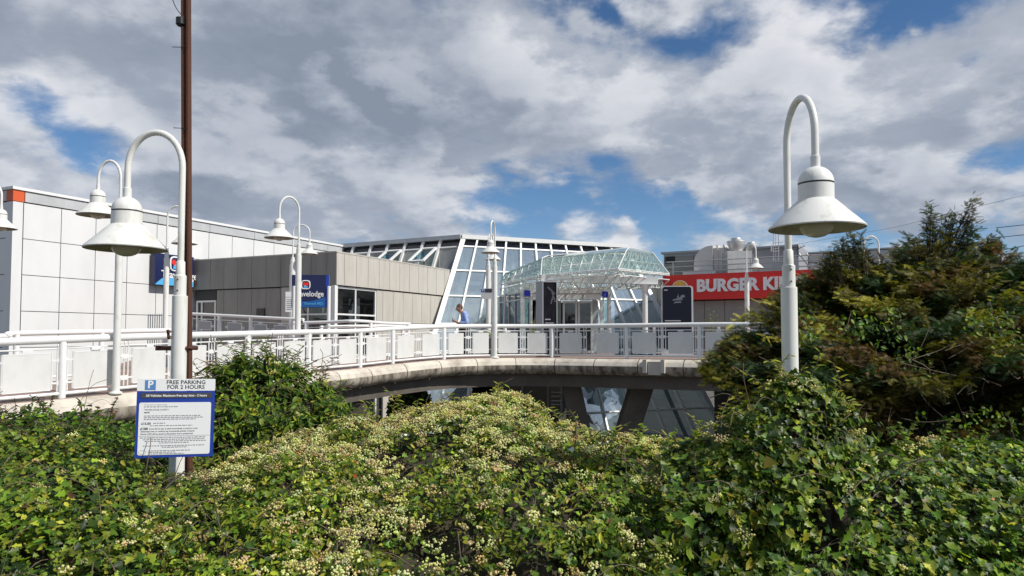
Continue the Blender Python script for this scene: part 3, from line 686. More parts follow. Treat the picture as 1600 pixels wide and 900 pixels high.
# dim room behind the corner windows
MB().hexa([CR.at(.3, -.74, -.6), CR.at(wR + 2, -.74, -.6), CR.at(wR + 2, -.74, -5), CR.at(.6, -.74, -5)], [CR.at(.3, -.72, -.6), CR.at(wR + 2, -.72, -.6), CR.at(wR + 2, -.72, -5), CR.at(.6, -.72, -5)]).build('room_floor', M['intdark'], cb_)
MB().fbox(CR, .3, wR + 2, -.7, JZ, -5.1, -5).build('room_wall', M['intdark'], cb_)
dx0, dx1 = CL.t(333), CL.t(302)
dr = window(CL, dx0, dx1 - .02, -.75, 1.52, [CL.t(311)], [], -.12, cb_, 'glass_dark', .07); dr.name = 'door'
MB().fbox(CL, dx0 - .1, dx1 - .02, -.75, 1.50, -.30, -.26).build('door_dark_sheet', M['dark'], cb_)  # dark sheet added behind the pane, the unlit inside put into its colour
MB().fbox(CL, CL.t(412), CL.t(400), CL.z(405, 495), CL.z(405, 482), -.06, -.01).build('wall_vent', M['black'], cb_)
q = CL.at(CL.t(304.5), CL.z(304.5, 443), .03); MB().lathe([(0, -.05), (.05, -.04), (.06, .02), (0, .06)], q, 10).build('alarm_bell', M['rust'], cb_)
# lower storey window under the bridge
xa, xb = CR.t(588), CR.t(566)
za, zb = CR.z(578, 656, -.05), CR.z(578, 612, -.05)
window(CR, min(xa, xb), max(xa, xb), za - .3, zb + .5, [], [], .03, cb_, 'glass_green', .06)
MB().fbox(CR, .1, max(xa, xb) + .7, -6, -2.0, -.5, -.128).build('lower_storey_wall', M['conc'], cb_)
xa, xb = CL.t(535), CL.t(498)
# freestanding hotel sign
hY = 24.6
FS = Fr((P(455, 500, hY).x, hY), (1, .06), (.06, -1))
b1 = FS.t(508.5); zt, zb2 = FS.z(480, 429.5), FS.z(480, 480.5)
fs = thing('hotel_sign', 'navy and blue hotel name board on white posts before the concrete block', 'sign', FS.at(b1 / 2, -.8, 0))
MB().fbox(FS, 0, b1, zb2, zt, -.12, .0).build('board', M['navy'], fs)
sw = MB(); nn = 14; f = lambda i: zb2 + .20 + .16 * max(0, (i / nn - .45) / .55) ** 1.6 + .05 * max(0, .3 - i / nn)
for i in range(nn): sw.quad(FS.at(b1 * i / nn, zb2 + .01, .006), FS.at(b1 * (i + 1) / nn, zb2 + .01, .006), FS.at(b1 * (i + 1) / nn, f(i + 1), .006), FS.at(b1 * i / nn, f(i), .006))
sw.build('blue_band', M['blue'], fs)
MB().fbox(FS, b1, b1 + .10, zb2, zt, -.13, .005).build('side_cheek', M['pblue'], fs)
emblem(FS, FS.t(477), FS.z(477, 445), .135, .008, fs)
text('Travelodge', .255, M['letter'], fs, FS.at(FS.t(505.5), FS.z(480, 459.5), .008), FS.x, (0, 0, 1), fat=.003, align='RIGHT', sx=.86)
text('Thurrock M25', .12, M['sky'], fs, FS.at(FS.t(504.5), FS.z(480, 474.5), .012), FS.x, (0, 0, 1), fat=.001, align='RIGHT', sx=.9)
for x in (FS.t(513.5), FS.t(459)):
    q = FS.at(x, 0, .0); MB().tube([(q.x, q.y, -.9), (q.x, q.y, FS.z(513, 447))], .06, 12).build('post', M['white'], fs, True)
# notice on the lamp
q = P(455, 473, 26.3)
nt_ = thing('notice_board', 'small white printed notice strapped to a lamp post near the blue hotel sign', 'notice', q)
FN = Fr((q.x, q.y - .14), (1, .03), (.03, -1)); w2 = 7 * 26.2 / F_PX
MB().fbox(FN, -w2, w2, P(455, 487.5, 26.2).z, P(455, 465, 26.2).z, -.02, 0).build('plate', M['swhite'], nt_); MB().fbox(FN, -w2 * 1.03, w2 * 1.03, P(455, 464, 26.2).z, P(455, 456, 26.2).z, -.02, .002).build('header', M['swhite'], nt_)
ln = MB()
for i in range(6):
    z = P(455, 468.5 + i * 3, 26.2).z; ln.quad(FN.at(-w2 * .75, z - .012, .005), FN.at(w2 * (.75 if i % 2 else .4), z - .012, .005), FN.at(w2 * (.75 if i % 2 else .4), z + .012, .005), FN.at(-w2 * .75, z + .012, .005))
ln.build('lettering', M['ink2'], nt_)
q = P(762, 457, 27.8)
pp = thing('parking_plate', 'small grey parking plate with dark strip on the lamp post before the glass front', 'sign', q)
FN = Fr((q.x, q.y - .12), (1, 0), (0, -1)); zA = lambda y: P(762, y, 27.7).z; xA = lambda x: P(x, 457, 27.7).x - q.x
MB().fbox(FN, xA(751.5), xA(771), zA(467), zA(450.5), -.02, 0).build('plate', M['fascia'], pp); MB().fbox(FN, xA(758), xA(770.5), zA(457), zA(451.2), .002, .006).build('strip', M['ink'], pp)
MB().fbox(FN, xA(752), xA(757), zA(456.6), zA(451.4), .002, .006).build('symbol_square', M['pblue'], pp)
text('P', .13, M['swhite'], pp, FN.at(xA(754.5), zA(454), .008), (1, 0, 0), (0, 0, 1), ext=.001, align='CENTER')

# ------------------------------------------------------------------ glass atrium
TL = P(722, 373, 36.0); hF = Vector((.923, .385, 0)); nH = Vector((.385, -.923, 0)); LEAN = .50
nF = (nH * 1 + Vector((0, 0, LEAN))).normalized()       # leans back going up
gb = thing('glass_atrium', 'glass walled atrium with sloping sides and a flat white edged roof', 'building', (TL.x, TL.y, -6))
AP = (812.0, 80.0)
def fan(k, py):
    x = 722 + 22.7 * k; return AP[0] + (x - AP[0]) * (py - AP[1]) / (378 - AP[1])
def FP(k, z, o=0.0):      # point of the front plane on fan line k at height z
    a, b = 300.0, 900.0
    for _ in range(40):
        m_ = (a + b) / 2; q = hit(fan(k, m_), m_, TL, nF)
        if q.z > z: a = m_
        else: b = m_
    return q + nF * o
ZS = [4.80, 4.42, 3.18, 1.93, .62, -.7, -2.05, -3.42, -4.7, -6.0]
NK = 11
glz = MB()
for z0, z1 in zip(ZS[1:], ZS[2:]):
    for k in range(NK): glz.quad(FP(k, z1), FP(k + 1, z1), FP(k + 1, z0), FP(k, z0))
glz.build('glazing', M['glass_blue'], gb)
cl_ = MB()
for k in range(NK): cl_.quad(FP(k, ZS[1]), FP(k + 1, ZS[1]), FP(k + 1, ZS[0]), FP(k, ZS[0]))
cl_.build('clerestory', M['glass_top'], gb)
for k in range(NK + 1):
    w = .22 if k in (0, NK) else .085
    pts = [FP(k, z, .05) for z in (ZS[0], ZS[4], ZS[-1])]
    mm = MB()
    for a, b in zip(pts, pts[1:]): mm.bar(a, b, w, .12, up=nF)
    mm.build('corner_post' if k in (0, NK) else 'mullion', M['white'], gb)
for z in ZS[1:]: MB().bar(FP(0, z, .03), FP(NK, z, .03), .07, .075, up=nF).build('transom', M['white'], gb)
# left face
dL = Vector((-.885, .466, 0)); nLh = Vector((-.466, -.885, 0)); nL = (nLh + Vector((0, 0, LEAN))).normalized()
TLl = TL.copy()
def LP(x, z, o=0.0):
    return TL + dL * x - nLh * 0 + nLh * ((TL.z - z) * LEAN) + Vector((0, 0, z - TL.z)) + nL * o
xs = [0.0]; tgt = [715, 690, 664, 640, 610, 580, 553, 528, 500]
def LX(px, z=4.6):
    a, b = 0.0, 30.0
    for _ in range(40):
        m_ = (a + b) / 2
        if pxof(LP(m_, z))[0] > px: a = m_
        else: b = m_
    return a
LXs = [.0] + [LX(p) for p in (688, 661, 633.5, 606, 580, 552, 524)]
glz = MB(); cl_ = MB()
for a, b in zip(LXs, LXs[1:]):
    glz.quad(LP(b, 1.6), LP(a, 1.6), LP(a, 4.40), LP(b, 4.40)); cl_.quad(LP(b, 4.40), LP(a, 4.40), LP(a, 4.8), LP(b, 4.8))
glz.build('glazing', M['glass_left'], gb); cl_.build('clerestory', M['glass_top'], gb)
for x in LXs[1:]: MB().bar(LP(x, 4.8, .04), LP(x, 1.4, .04), .13, .12, up=nL).build('mullion', M['white'], gb)
MB().bar(LP(.1, 4.40, .03), LP(LXs[-1], 4.40, .03), .07, .08, up=nL).build('transom', M['white'], gb)
# open vents in the left face
def vent(xa, xb):
    top = 4.38; ln_ = 1.35; dirn = (nLh * .95 + Vector((0, 0, -.62))).normalized()
    A, B = LP(xa, top, .1), LP(xb, top, .1); Cc, D = B + dirn * ln_, A + dirn * ln_; nv = (B - A).cross(dirn).normalized()
    fr = MB(); w = .11
    fr.bar(A, D, w, .09, up=nv); fr.bar(B, Cc, w, .09, up=nv); fr.bar(A, B, w, .07, up=nv); fr.bar(D, Cc, w, .09, up=nv)
    o = fr.build('open_vent', M['white'], gb); MB().quad(A, B, Cc, D).build('pane', M['glass_green'], o)
    MB().tube([LP((xa + xb) / 2, 3.2, 0), (Cc + D) / 2], .02, 6).build('stay', M['steel'], o)
vent(LXs[1] + .12, LXs[2] - .08); vent(LXs[3] + .12, LXs[4] - .08)
# roof, right face, back
TR = FP(NK, 4.8); dR = Vector((.9, .44, 0)); E0 = LP(LXs[-1] + 4, 4.8)
roofpts = [TL, TR, TR + Vector((1.0, 14, 0)), E0 + Vector((6, 14, 0)), E0]
mr = MB(); n_ = len(roofpts)
mr.add([p + Vector((0, 0, -.02)) for p in roofpts] + [p + Vector((0, 0, .12)) for p in roofpts], [tuple(range(n_))[::-1], tuple(range(n_, 2 * n_))] + [(i, (i + 1) % n_, (i + 1) % n_ + n_, i + n_) for i in range(n_)])
mr.build('roof', M['greyp'], gb)
ed = MB(); ed.bar(TL + Vector((-.05, 0, .09)) + nH * .1, TR + Vector((.1, 0, .09)) + nH * .1, .16, .2).build('roof_edge', M['white'], gb)
MB().bar(TL + Vector((0, 0, .09)) + nLh * .1, E0 + Vector((0, 0, .09)) + nLh * .1, .16, .2).build('roof_edge', M['fascia'], gb)
RBm = FP(NK, -6); MB().quad(RBm, RBm + Vector((2.5, 9, 0)), TR + Vector((1.0, 10, 0)), TR).build('side_glazing', M['glass_blue'], gb)
# what stands inside
I = lambda k, z, d: FP(k, z) - nH * d
MB().hexa([I(0, -.9, .25), I(NK, -.9, .25), I(NK, -.9, 7), I(0, -.9, 7)], [I(0, -.72, .25), I(NK, -.72, .25), I(NK, -.72, 7), I(0, -.72, 7)]).build('floor_slab', M['interior'], gb)
MB().hexa([I(.2, -6, 8), I(NK, -6, 8), I(NK, -6, 8.2), I(.2, -6, 8.2)], [I(.2, 4.7, 6), I(NK, 4.7, 6), I(NK, 4.7, 6.2), I(.2, 4.7, 6.2)]).build('back_wall', mat('inner_back_wall', (.42, .46, .49), .8), gb)
for zb3, dd in ((2.7, 1.6), (2.25, 2.6), (3.35, 3.2)): MB().bar(I(.5, zb3, dd), I(NK - .5, zb3, dd), .3, .18).build('inner_beam', M['interior'], gb)
for k in (1, 4, 7, 10): MB().bar(I(k, 4.7, .9), I(k, -6, .9), .14, .14).build('inner_column', M['interior'], gb)
for k in (.4,): MB().bar(I(k, 4.0, .5), I(k + 1.2, 1.9, 1.2), .16, .16).build('inner_brace', M['interior'], gb)
# white inner side wall seen at the left corner
MB().quad(I(.08, -.7, .4), I(.75, -.7, .9), I(.75, 2.2, .9), I(.08, 2.2, .4)).build('inner_side_wall', M['interior'], gb)

# lower lobby in shade
lo = MB(); Lz0, Lz1 = -6.0, -1.15
LBo = P(735, 620, 31.0); LBe = P(878, 620, 30.4); FL = Fr((LBo.x, LBo.y), (LBe - LBo), None)
if FL.n.y > 0: FL.n = -FL.n
wl = (LBe - LBo).length
lb_ = thing('lower_lobby', 'dark glazed lobby on the lower level in the shade under the footbridge', 'lobby', (LBo.x, LBo.y, -6))
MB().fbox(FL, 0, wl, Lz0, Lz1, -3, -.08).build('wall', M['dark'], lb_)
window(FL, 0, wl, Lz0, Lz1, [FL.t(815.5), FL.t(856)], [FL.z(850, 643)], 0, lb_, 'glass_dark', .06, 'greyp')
for py in (612, 618, 625, 631): MB().fbox(FL, FL.t(861), FL.t(877), FL.z(868, py + 2), FL.z(868, py), -.05, .03).build('louvre_blade', M['fascia'], lb_)

# ------------------------------------------------------------------ entrance
eY = 31.0
EF = Fr((P(815, 500, eY).x, eY), (1, .03), (.03, -1))
en = thing('entrance_porch', 'white framed entrance porch with dark double doors and blue square signs', 'porch', EF.at(2, DECK, 0))
xE = lambda px: EF.t(px); zE = lambda py: EF.z(880, py)
for a, b in ((813.5, 818), (829, 832), (951, 955)): MB().fbox(EF, xE(a), xE(b), DECK, zE(452), -.12, .02).build('post', M['white'], en)
MB().fbox(EF, xE(938), xE(942), DECK, zE(468), -.12, .018).build('post', M['white'], en)
MB().fbox(EF, xE(832), xE(939), zE(468), zE(459), -.3, .0).build('fascia', M['white'], en)
MB().fbox(EF, xE(815), xE(953), zE(458.4), zE(449), -3.0, .03).build('roof', M['white'], en)
for px in (857, 884, 911): MB().fbox(EF, xE(px) - .02, xE(px) + .02, zE(467), zE(459), .002, .02).build('fascia_joint', M['greyp'], en)
for px in (823.7, 945.5): MB().fbox(EF, xE(px) - .125, xE(px) + .125, zE(462.7 + (px > 900) * 1.5), zE(453.8 + (px > 900) * 1.5), .035, .06).build('square_sign', M['eublue'], en)
text('i', .2, M['sky'], en, EF.at(xE(945.5), zE(461), .064), EF.x, (0, 0, 1), ext=.001, align='CENTER')
MB().fbox(EF, xE(832), xE(951), DECK, zE(467), -3.4, -3.2).build('inner_wall', M['intdark'], en)
window(EF, xE(818), xE(829), DECK, zE(464), [], [], -.03, en, 'glass_green', .05)
window(EF, xE(942), xE(951), DECK, zE(464), [], [], -.03, en, 'glass_green', .05)
MB().fbox(EF, xE(832), xE(879), DECK, zE(468), -.75, -.7).build('dark_screen', M['glass_dark'], en)
MB().fbox(EF, xE(929), xE(938), DECK, zE(468), -.8, -.6).build('side_panel', M['fascia'], en)
for a, b in ((881.5, 904.5), (905.5, 929)):
    d = window(EF, xE(a), xE(b), DECK, zE(469.5), [], [], -.55, en, 'glass_dark', .085); d.name = 'door'
    hx = xE(b - 4.2) if a < 890 else xE(a + 4.2)
    MB().fbox(EF, hx - .08, hx + .08, zE(506), zE(500), -.55, -.5).build('handle', M['swhite'], d)
# glazed left wing
WF = Fr(EF.at(xE(814), 0), (-.30, .95), (-.95, -.3)); 
window(WF, 0, 3.2, DECK, zE(455), [.9, 1.8], [zE(468)], 0, en, 'glass_dark', .07, 'fascia')

# canopy
cn = thing('glass_canopy', 'faceted green glass canopy on a white tube space frame over the entrance', 'canopy', (P(1007, 560, 29).x, 29, DECK))
cA, cB, cC, cD = P(780, 443, 32.8), P(845, 430, 29.6), P(966, 419.5, 28.0), P(1046, 428, 29.8)
cF, cG = P(856, 399.5, 32.6), P(983, 387, 31.8)
cA2, cD2 = cA + Vector((1.0, 3.4, .5)), cD + Vector((.2, 4.2, .3))
cE = P(808, 418, 33.2)
mB = cB.lerp(cF, .55) + Vector((-.12, -.22, .24)); mC = cC.lerp(cG, .55) + Vector((.05, -.22, .24)); mD = cD.lerp(cG, .55) + Vector((.26, -.05, .26)); mA = cA.lerp(cE, .5) + Vector((-.15, -.1, .1))
facets = [[cA, cB, mB, mA], [mA, mB, cF, cE], [cB, cC, mC, mB], [mB, mC, cG, cF], [cC, cD, mD, mC], [mC, mD, cG], [cD, cD2, mD], [mD, cD2, cG], [cF, cG, cD2, cA2], [cE, cF, cA2], [cA, mA, cE, cA2]]
gm = MB()
for f in facets: gm.poly(f)
go = gm.build('glass_roof', M['glass_roof'], cn)
sf = MB(); r1 = .021
def grid(a, b, c, d, nu, nv, drop):
    pt = lambda i, j: a.lerp(b, i / nu).lerp(d.lerp(c, i / nu), j / nv)
    nrm = (b - a).cross(d - a).normalized();  nrm = -nrm if nrm.z > 0 else nrm
    for i in range(nu + 1):
        for j in range(nv + 1):
            if i < nu: sf.tube([pt(i, j), pt(i + 1, j)], r1, 4, False)
            if j < nv: sf.tube([pt(i, j), pt(i, j + 1)], r1, 4, False)
            if i < nu and j < nv:
                ctr = (pt(i, j) + pt(i + 1, j) + pt(i + 1, j + 1) + pt(i, j + 1)) / 4 + nrm * drop
                for q in (pt(i, j), pt(i + 1, j), pt(i + 1, j + 1), pt(i, j + 1)): sf.tube([q, ctr], r1 * .85, 4, False)
                if i < nu - 1: sf.tube([ctr, (pt(i + 1, j) + pt(i + 2, j) + pt(i + 2, j + 1) + pt(i + 1, j + 1)) / 4 + nrm * drop], r1, 4, False)
                if j < nv - 1: sf.tube([ctr, (pt(i, j + 1) + pt(i + 1, j + 1) + pt(i + 1, j + 2) + pt(i, j + 2)) / 4 + nrm * drop], r1, 4, False)
dn = Vector((0, 0, -.06))
grid(cA + dn, cB + dn, mB + dn, mA + dn, 6, 2, .3); grid(mA + dn, mB + dn, cF + dn, cE + dn, 6, 2, .3); grid(cB + dn, cC + dn, mC + dn, mB + dn, 8, 2, .35); grid(mB + dn, mC + dn, cG + dn, cF + dn, 8, 2, .35)
grid(cC + dn, cD + dn, mD + dn, mC + dn, 6, 2, .3); grid(mC + dn, mD + dn, cD2.lerp(cG, .97) + dn, cG + dn, 5, 2, .3); grid(cF + dn, cG + dn, cD2 + dn, cA2 + dn, 7, 3, .45)
# flat lower layer between the eaves
grid(cA + dn * 4, cB + dn * 4, cB + Vector((.6, 4, -.2)), cA2 + dn * 4, 4, 3, .35); grid(cB + dn * 4, cC + dn * 4, cC + Vector((.2, 4.5, -.2)), cB + Vector((.6, 4, -.2)), 7, 3, .38); grid(cC + dn * 4, cD + dn * 4, cD2 + dn * 4, cC + Vector((.2, 4.5, -.2)), 4, 3, .35)
sf.build('lattice_frame', M['white'], cn)
for a, b in ((cA, cB), (cB, cC), (cC, cD), (cB, mB), (mB, cF), (cC, mC), (mC, cG), (cD, mD), (mD, cG), (cF, cG)): MB().tube([a, b], .02, 6).build('edge_tube', M['white'], cn)
bmA, bmB = P(846, 434.5, 29.6), P(1028, 438.5, 29.0)
bb = MB(); bb.bar(bmA, bmB, .22, .26); bb.build('beam', M['white'], cn)
MB().bar(bmA + Vector((0, 0, -.15)), bmB + Vector((0, 0, -.15)), .34, .03).build('beam_flange', M['white'], cn)
q = P(1008, 500, 29.1); MB().lathe([(.105, DECK), (.105, 1.75), (.12, 1.8), (.19, 2.05), (.19, 2.10)], (q.x, q.y, 0), 20).build('column', M['white'], cn, True)
q = P(832, 500, 31.6); MB().lathe([(.12, DECK), (.12, 2.3)], (q.x, q.y + .4, 0), 16).build('column', M['white'], cn, True)
for px in (796, 786): q = P(px, 500, 33); MB().tube([(q.x, q.y, DECK), (q.x + .1, q.y, 2.2)], .04, 8).build('prop', M['white'], cn)

# ------------------------------------------------------------------ totem and poster board
tY = 25.6; tz0 = RB_(rp.l_of_px(860)).z - .10
TFm = Fr((P(849, 500, tY).x, tY), (1, .12), (.12, -1)); w = TFm.t(869.5)
to = thing('totem_sign', 'tall dark advertising totem with grey edge standing on the bridge before the doors', 'totem', TFm.at(w / 2, tz0, 0))
zt = TFm.z(858, 441)
MB().fbox(TFm, 0, w, tz0 + .1, zt, -.16, 0).build('poster', M['totem'], to)
for a, b in ((-.035, 0), (w, w + .03)): MB().fbox(TFm, a, b, tz0 + .1, zt + .04, -.17, .02).build('edge_trim', M['greyp'], to)
MB().fbox(TFm, 0, w, zt + .001, zt + .04, -.17, .02).build('top_trim', M['greyp'], to)
SFm = Fr(TFm.at(-.036, 0, .0), (-.34, .35), None)
if SFm.n.y > 0: SFm.n = -SFm.n
MB().fbox(SFm, 0, .30, tz0 + .1, zt + .03, -.1, 0).build('side_panel', M['greyp'], to)
MB().fbox(TFm, -.2, w + .1, tz0, tz0 + .1, -.3, .2).build('plinth', M['black'], to)
for (za, zb) in ((.62, .66), (.50, .53), (.44, .47)): MB().fbox(TFm, .06, w * (.55 if za > .6 else .8), za, zb, .001, .004).build('lettering', M['greyp'], to)
fig = MB(); c0 = TFm.at(w * .62, TFm.z(858, 462), .004)
for a, b in (((0, .2), (.06, 0)), ((.06, 0), (-.02, -.28)), ((.06, 0), (.14, -.22)), ((0, .18), (-.14, .3)), ((.02, .16), (.12, .05))): fig.bar(c0 + TFm.x * a[0] + Vector((0, 0, a[1])), c0 + TFm.x * b[0] + Vector((0, 0, b[1])), .05, .004, up=TFm.n)
fig.build('dancer_print', mat('dull_print', (.09, .08, .10), .4), to)
tY = 25.0; AF = Fr((P(1034, 500, tY).x, tY), (1, -.05), (-.05, -1)); w = AF.t(1083.5); z1 = AF.z(1058, 446.5)
ab = thing('poster_board', 'wide dark poster board in a pale frame standing before the red fascia', 'poster board', AF.at(w / 2, tz0, 0))
def rrect(F, x0, x1, z0, z1, r, d0, d1):
    ring = []
    for cx, cz, a0 in ((x1 - r, z1 - r, 0), (x0 + r, z1 - r, 90)):
        for k in range(7): a = R(a0 + 15 * k); ring.append((cx + r * math.cos(a), cz + r * math.sin(a)))
    ring += [(x0, z0), (x1, z0)]; n = len(ring)
    return MB().add([F.at(x, z, d1) for x, z in ring] + [F.at(x, z, d0) for x, z in ring], [tuple(range(n)), tuple(range(2 * n - 1, n - 1, -1))] + [(i, i + n, (i + 1) % n + n, (i + 1) % n) for i in range(n)])
rrect(AF, 0, w, tz0, z1, .10, -.14, 0).build('case', M['fascia'], ab)
rrect(AF, .035, w - .06, tz0 + .25, z1 - .035, .08, .001, .012).build('poster', mat('poster_print', (.012, .015, .026), .5, spec=.1), ab)
pr = MB(); cx, cz = w * .5, AF.z(1058, 466)
for x0, x1, z0, z1_ in ((-.18, .18, -.08, -.03), (-.05, .2, -.02, .02), (.08, .26, .02, .10), (-.02, .05, .02, .14), (-.14, .14, -.17, -.12)): pr.quad(AF.at(cx + x0, cz + z0, .016), AF.at(cx + x1, cz + z0 + .02, .016), AF.at(cx + x1 - .04, cz + z1_ + .02, .016), AF.at(cx + x0 + .05, cz + z1_, .016))
pr.build('swimmer_print', mat('dull_print_pale', (.13, .14, .17), .4), ab)
MB().fbox(AF, .08, .20, AF.z(1058, 454), AF.z(1058, 452.5), .013, .016).fbox(AF, .1, w * .6, AF.z(1058, 502), AF.z(1058, 500.4), .013, .016).build('lettering', M['greyp'], ab)

# ------------------------------------------------------------------ burger restaurant
BK = Fr((P(1037, 450, 31).x, 31), (.876, -.482), (-.482, -.876))
bk = thing('restaurant_building', 'grey panelled restaurant with a long red fascia sign and raised roof parapet', 'building', BK.at(3, -6, 0))
xe_ = BK.t(1275); zb_, zt_ = 1.56, 2.60
MB().fbox(BK, 0, 14, -.95, zb_ - .02, -1.2, -.25).fbox(BK, 4.5, 14, -.949, zb_ - .021, -7, -1.201).fbox(BK, 1.9, 14, -6, -.951, -7, -.6).fbox(BK, 0, 9, zb_ - .018, 2.5, -1.2, -.3).fbox(BK, 4.5, 9, zb_ - .0175, 2.499, -7, -1.201).build('wall', M['joint'], bk)
clad(BK, 0, 14, [-.95, zb_ - .04], .82, M['greypanel'], bk, 'wall_panel', .02, -.25, -.2)
SB = Fr(BK.at(0, 0, -8.5), BK.x, BK.n); MB().fbox(SB, SB.t(960), SB.t(1075), -1.5, 3.15, -1, -.05).build('wall', M['joint'], bk)
clad(SB, SB.t(960), SB.t(1075), [-1.5, 1.75, 3.15], .82, M['greypanel'], bk, 'wall_panel', .02, -.05, .0)
sg = MB().fbox(BK, 0, xe_, zb_, zt_, -.26, .12).build('fascia_sign', M['red'], bk)
RS = Fr(BK.at(xe_, 0, .12), (.482, .876), (.876, -.482)); MB().fbox(RS, .002, 2.4, zb_ + .002, zt_ - .002, -.3, .004).build('fascia_return', M['red'], bk)
zl = lambda px, py: BK.z(px, py, .13)
ltr = text('BURGER KING', .66, M['letter'], bk, BK.at(BK.t(1089, .14), (zl(1090, 456) + zl(1090, 440)) / 2 + .01, .14), BK.x, (0, 0, 1), ext=.03, fat=.03, sx=.985)
# round emblem
lx, lz, lr = BK.t(1063, .13), zl(1063, 451.5), .36
def disc(r0x, r0z, a0, a1, d, m, nm, oz=0):
    pts = [(lx + r0x * math.cos(R(a0 + (a1 - a0) * k / 24)), lz + oz + r0z * math.sin(R(a0 + (a1 - a0) * k / 24))) for k in range(25)]
    MB().poly([BK.at(x, z, d) for x, z in pts]).build(nm, M[m], bk)
disc(lr, lr, 0, 359, .128, 'letter', 'emblem_disc'); disc(lr * .8, lr * .72, 15, 165, .134, 'gold', 'emblem_bun', .08); disc(lr * .8, lr * .5, 195, 345, .134, 'gold', 'emblem_bun', -.1)
text('BURGER', .17, M['redl'], bk, BK.at(lx, lz + .08, .138), BK.x, (0, 0, 1), ext=.002, fat=.006, align='CENTER'); text('KING', .17, M['redl'], bk, BK.at(lx, lz - .08, .138), BK.x, (0, 0, 1), ext=.002, fat=.006, align='CENTER')
# set back roof storey
PB = Fr(BK.at(0, 0, -3.2), BK.x, BK.n)
pl, pr_ = PB.t(1038), PB.t(1250)
zp = PB.z(1060, 396)
MB().fbox(PB, pl, pr_, 2.0, zp, -6, 0).build('roof_storey', M['greyp'], bk)
clad(PB, pl, PB.t(1086), [2.0, 3.0, zp - .12], 1.4, M['greypanel'], bk, 'parapet_panel', .03, 0, .04)
clad(PB, PB.t(1086), pr_, [2.0, zp - .42], 1.4, M['fascia'], bk, 'parapet_panel', .03, 0, .04)
MB().fbox(PB, pl - .1, pr_, zp, zp + .09, -6, .12).build('coping', M['greyp'], bk)
MB().fbox(PB, PB.t(1041), PB.t(1056), zp - .45, zp - .13, .041, .06).build('dark_gap', M['dark'], bk)  # flat dark slab where the parapet has a gap
# roof guard rail
gd = thing('roof_guard_rail', 'galvanised guard rail along the restaurant roof above the red fascia', 'railing', BK.at(3, zt_, -.8))
GF = Fr(BK.at(0, 0, -1.2), BK.x, BK.n); ga, gbx = GF.t(1042), GF.t(1330)
for py in (407, 415, 423):
    z = GF.z(1100, py); MB().tube([GF.at(ga, z), GF.at(gbx, z)], .022, 6).build('rail', M['steel'], gd)
x = ga + .3
while x < gbx:
    MB().tube([GF.at(x, 2.4), GF.at(x, GF.z(1100, 406.5))], .026, 6).build('upright', M['steel'], gd); x += 1.62
for a, b in ((1250, 1268), (1262, 1280)): MB().tube([GF.at(GF.t(a), GF.z(1100, 404)), GF.at(GF.t(b), GF.z(1100, 427))], .025, 6).build('brace', M['steel'], gd)
# duct and fans
DF = Fr(BK.at(0, 0, -2.0), BK.x, BK.n)
d0, d1, dz0, dz1 = DF.t(1085), DF.t(1115), 2.5, DF.z(1100, 384.5)
du = thing('roof_duct', 'bulky pale duct with a rounded shoulder on the restaurant roof', 'duct', DF.at(d0, 2.5, -.5))
prof = [(0, dz0)] + [(.75 - .75 * math.cos(R(90 * k / 8)), dz1 - .75 + .75 * math.sin(R(90 * k / 8))) for k in range(9)] + [(d1 - d0, dz1), (d1 - d0, dz0)]
m = MB(); n = len(prof); m.add([DF.at(d0 + x, z, 0) for x, z in prof] + [DF.at(d0 + x, z, -1.6) for x, z in prof], [tuple(range(n))[::-1], tuple(range(n, 2 * n))] + [(i, (i + 1) % n, (i + 1) % n + n, i + n) for i in range(n)]); m.build('housing', M['duct'], du)
m = MB().fbox(DF, d1 + .004, DF.t(1136), dz0, dz1 - .1, -1.3, -.1)
for k in range(3): m.fbox(DF, d1 + .15 + k * .28, d1 + .2 + k * .28, dz0, dz1 + .02, -1.35, -.05)
m.build('ribbed_trunking', M['duct'], du)
MB().fbox(DF, DF.t(1070), d0 + 1.0, 2.55, DF.z(1080, 424), .02, .25).build('cable_tray', M['white'], du)
def fan_px(pxa, pxb, py_top, py_bot, label, Y, box):
    c = P((pxa + pxb) / 2, py_bot, Y); r = (pxb - pxa) / 2 / F_PX * Y; h = (py_bot - py_top) / F_PX * Y
    o = thing('roof_fan', label, 'extract fan', (c.x, c.y, 2.5), 'flared roof fans')
    MB().lathe([(r * .66, 0), (r * .70, h * .1), (r, h * .72), (r * .97, h * .78), (r * .55, h * .82), (r * .55, h * .95), (r * .5, h), (0, h)], c, 24).build('cowl', M['steel'], o, True)
    if box: MB().box(c.x - r * 1.25, c.x + r * 1.35, c.y - r, c.y + r, 2.5, c.z - .003).build('base_box', M['steel'], o)
    else: MB().lathe([(r * .6, 2.5 - c.z), (r * .6, 0)], c, 16).build('base_tube', M['steel'], o)
fan_px(1136, 1165, 372, 393.5, 'large flared metal fan on a box on the restaurant roof', 31.5, True)
fan_px(1163, 1185, 378.5, 396, 'smaller flared metal fan partly behind a lamp on the restaurant roof', 32.5, False)
an = thing('roof_mast', 'thin metal mast frame with cross rungs on the restaurant roof', 'mast', P(1212, 405, 31.5))
for px, py in ((1208.5, 362), (1212, 364), (1216.5, 362)): MB().tube([P(px, 408, 31.5), P(px, py, 31.5)], .02 if px != 1212 else .012, 6).build('upright', M['steel'], an)
for py in (378.5, 388, 392): MB().tube([P(1207, py + 1, 31.4), P(1223 if py < 380 else 1218, py, 31.4)], .014, 6).build('rung', M['steel'], an)
MB().tube([P(1205, 393, 31.4), P(1205.5, 383, 31.4)], .03, 6).build('sensor', M['steel'], an)
ae = thing('tv_aerial', 'small dark television aerial on the restaurant roof', 'aerial', P(1246, 400, 31))
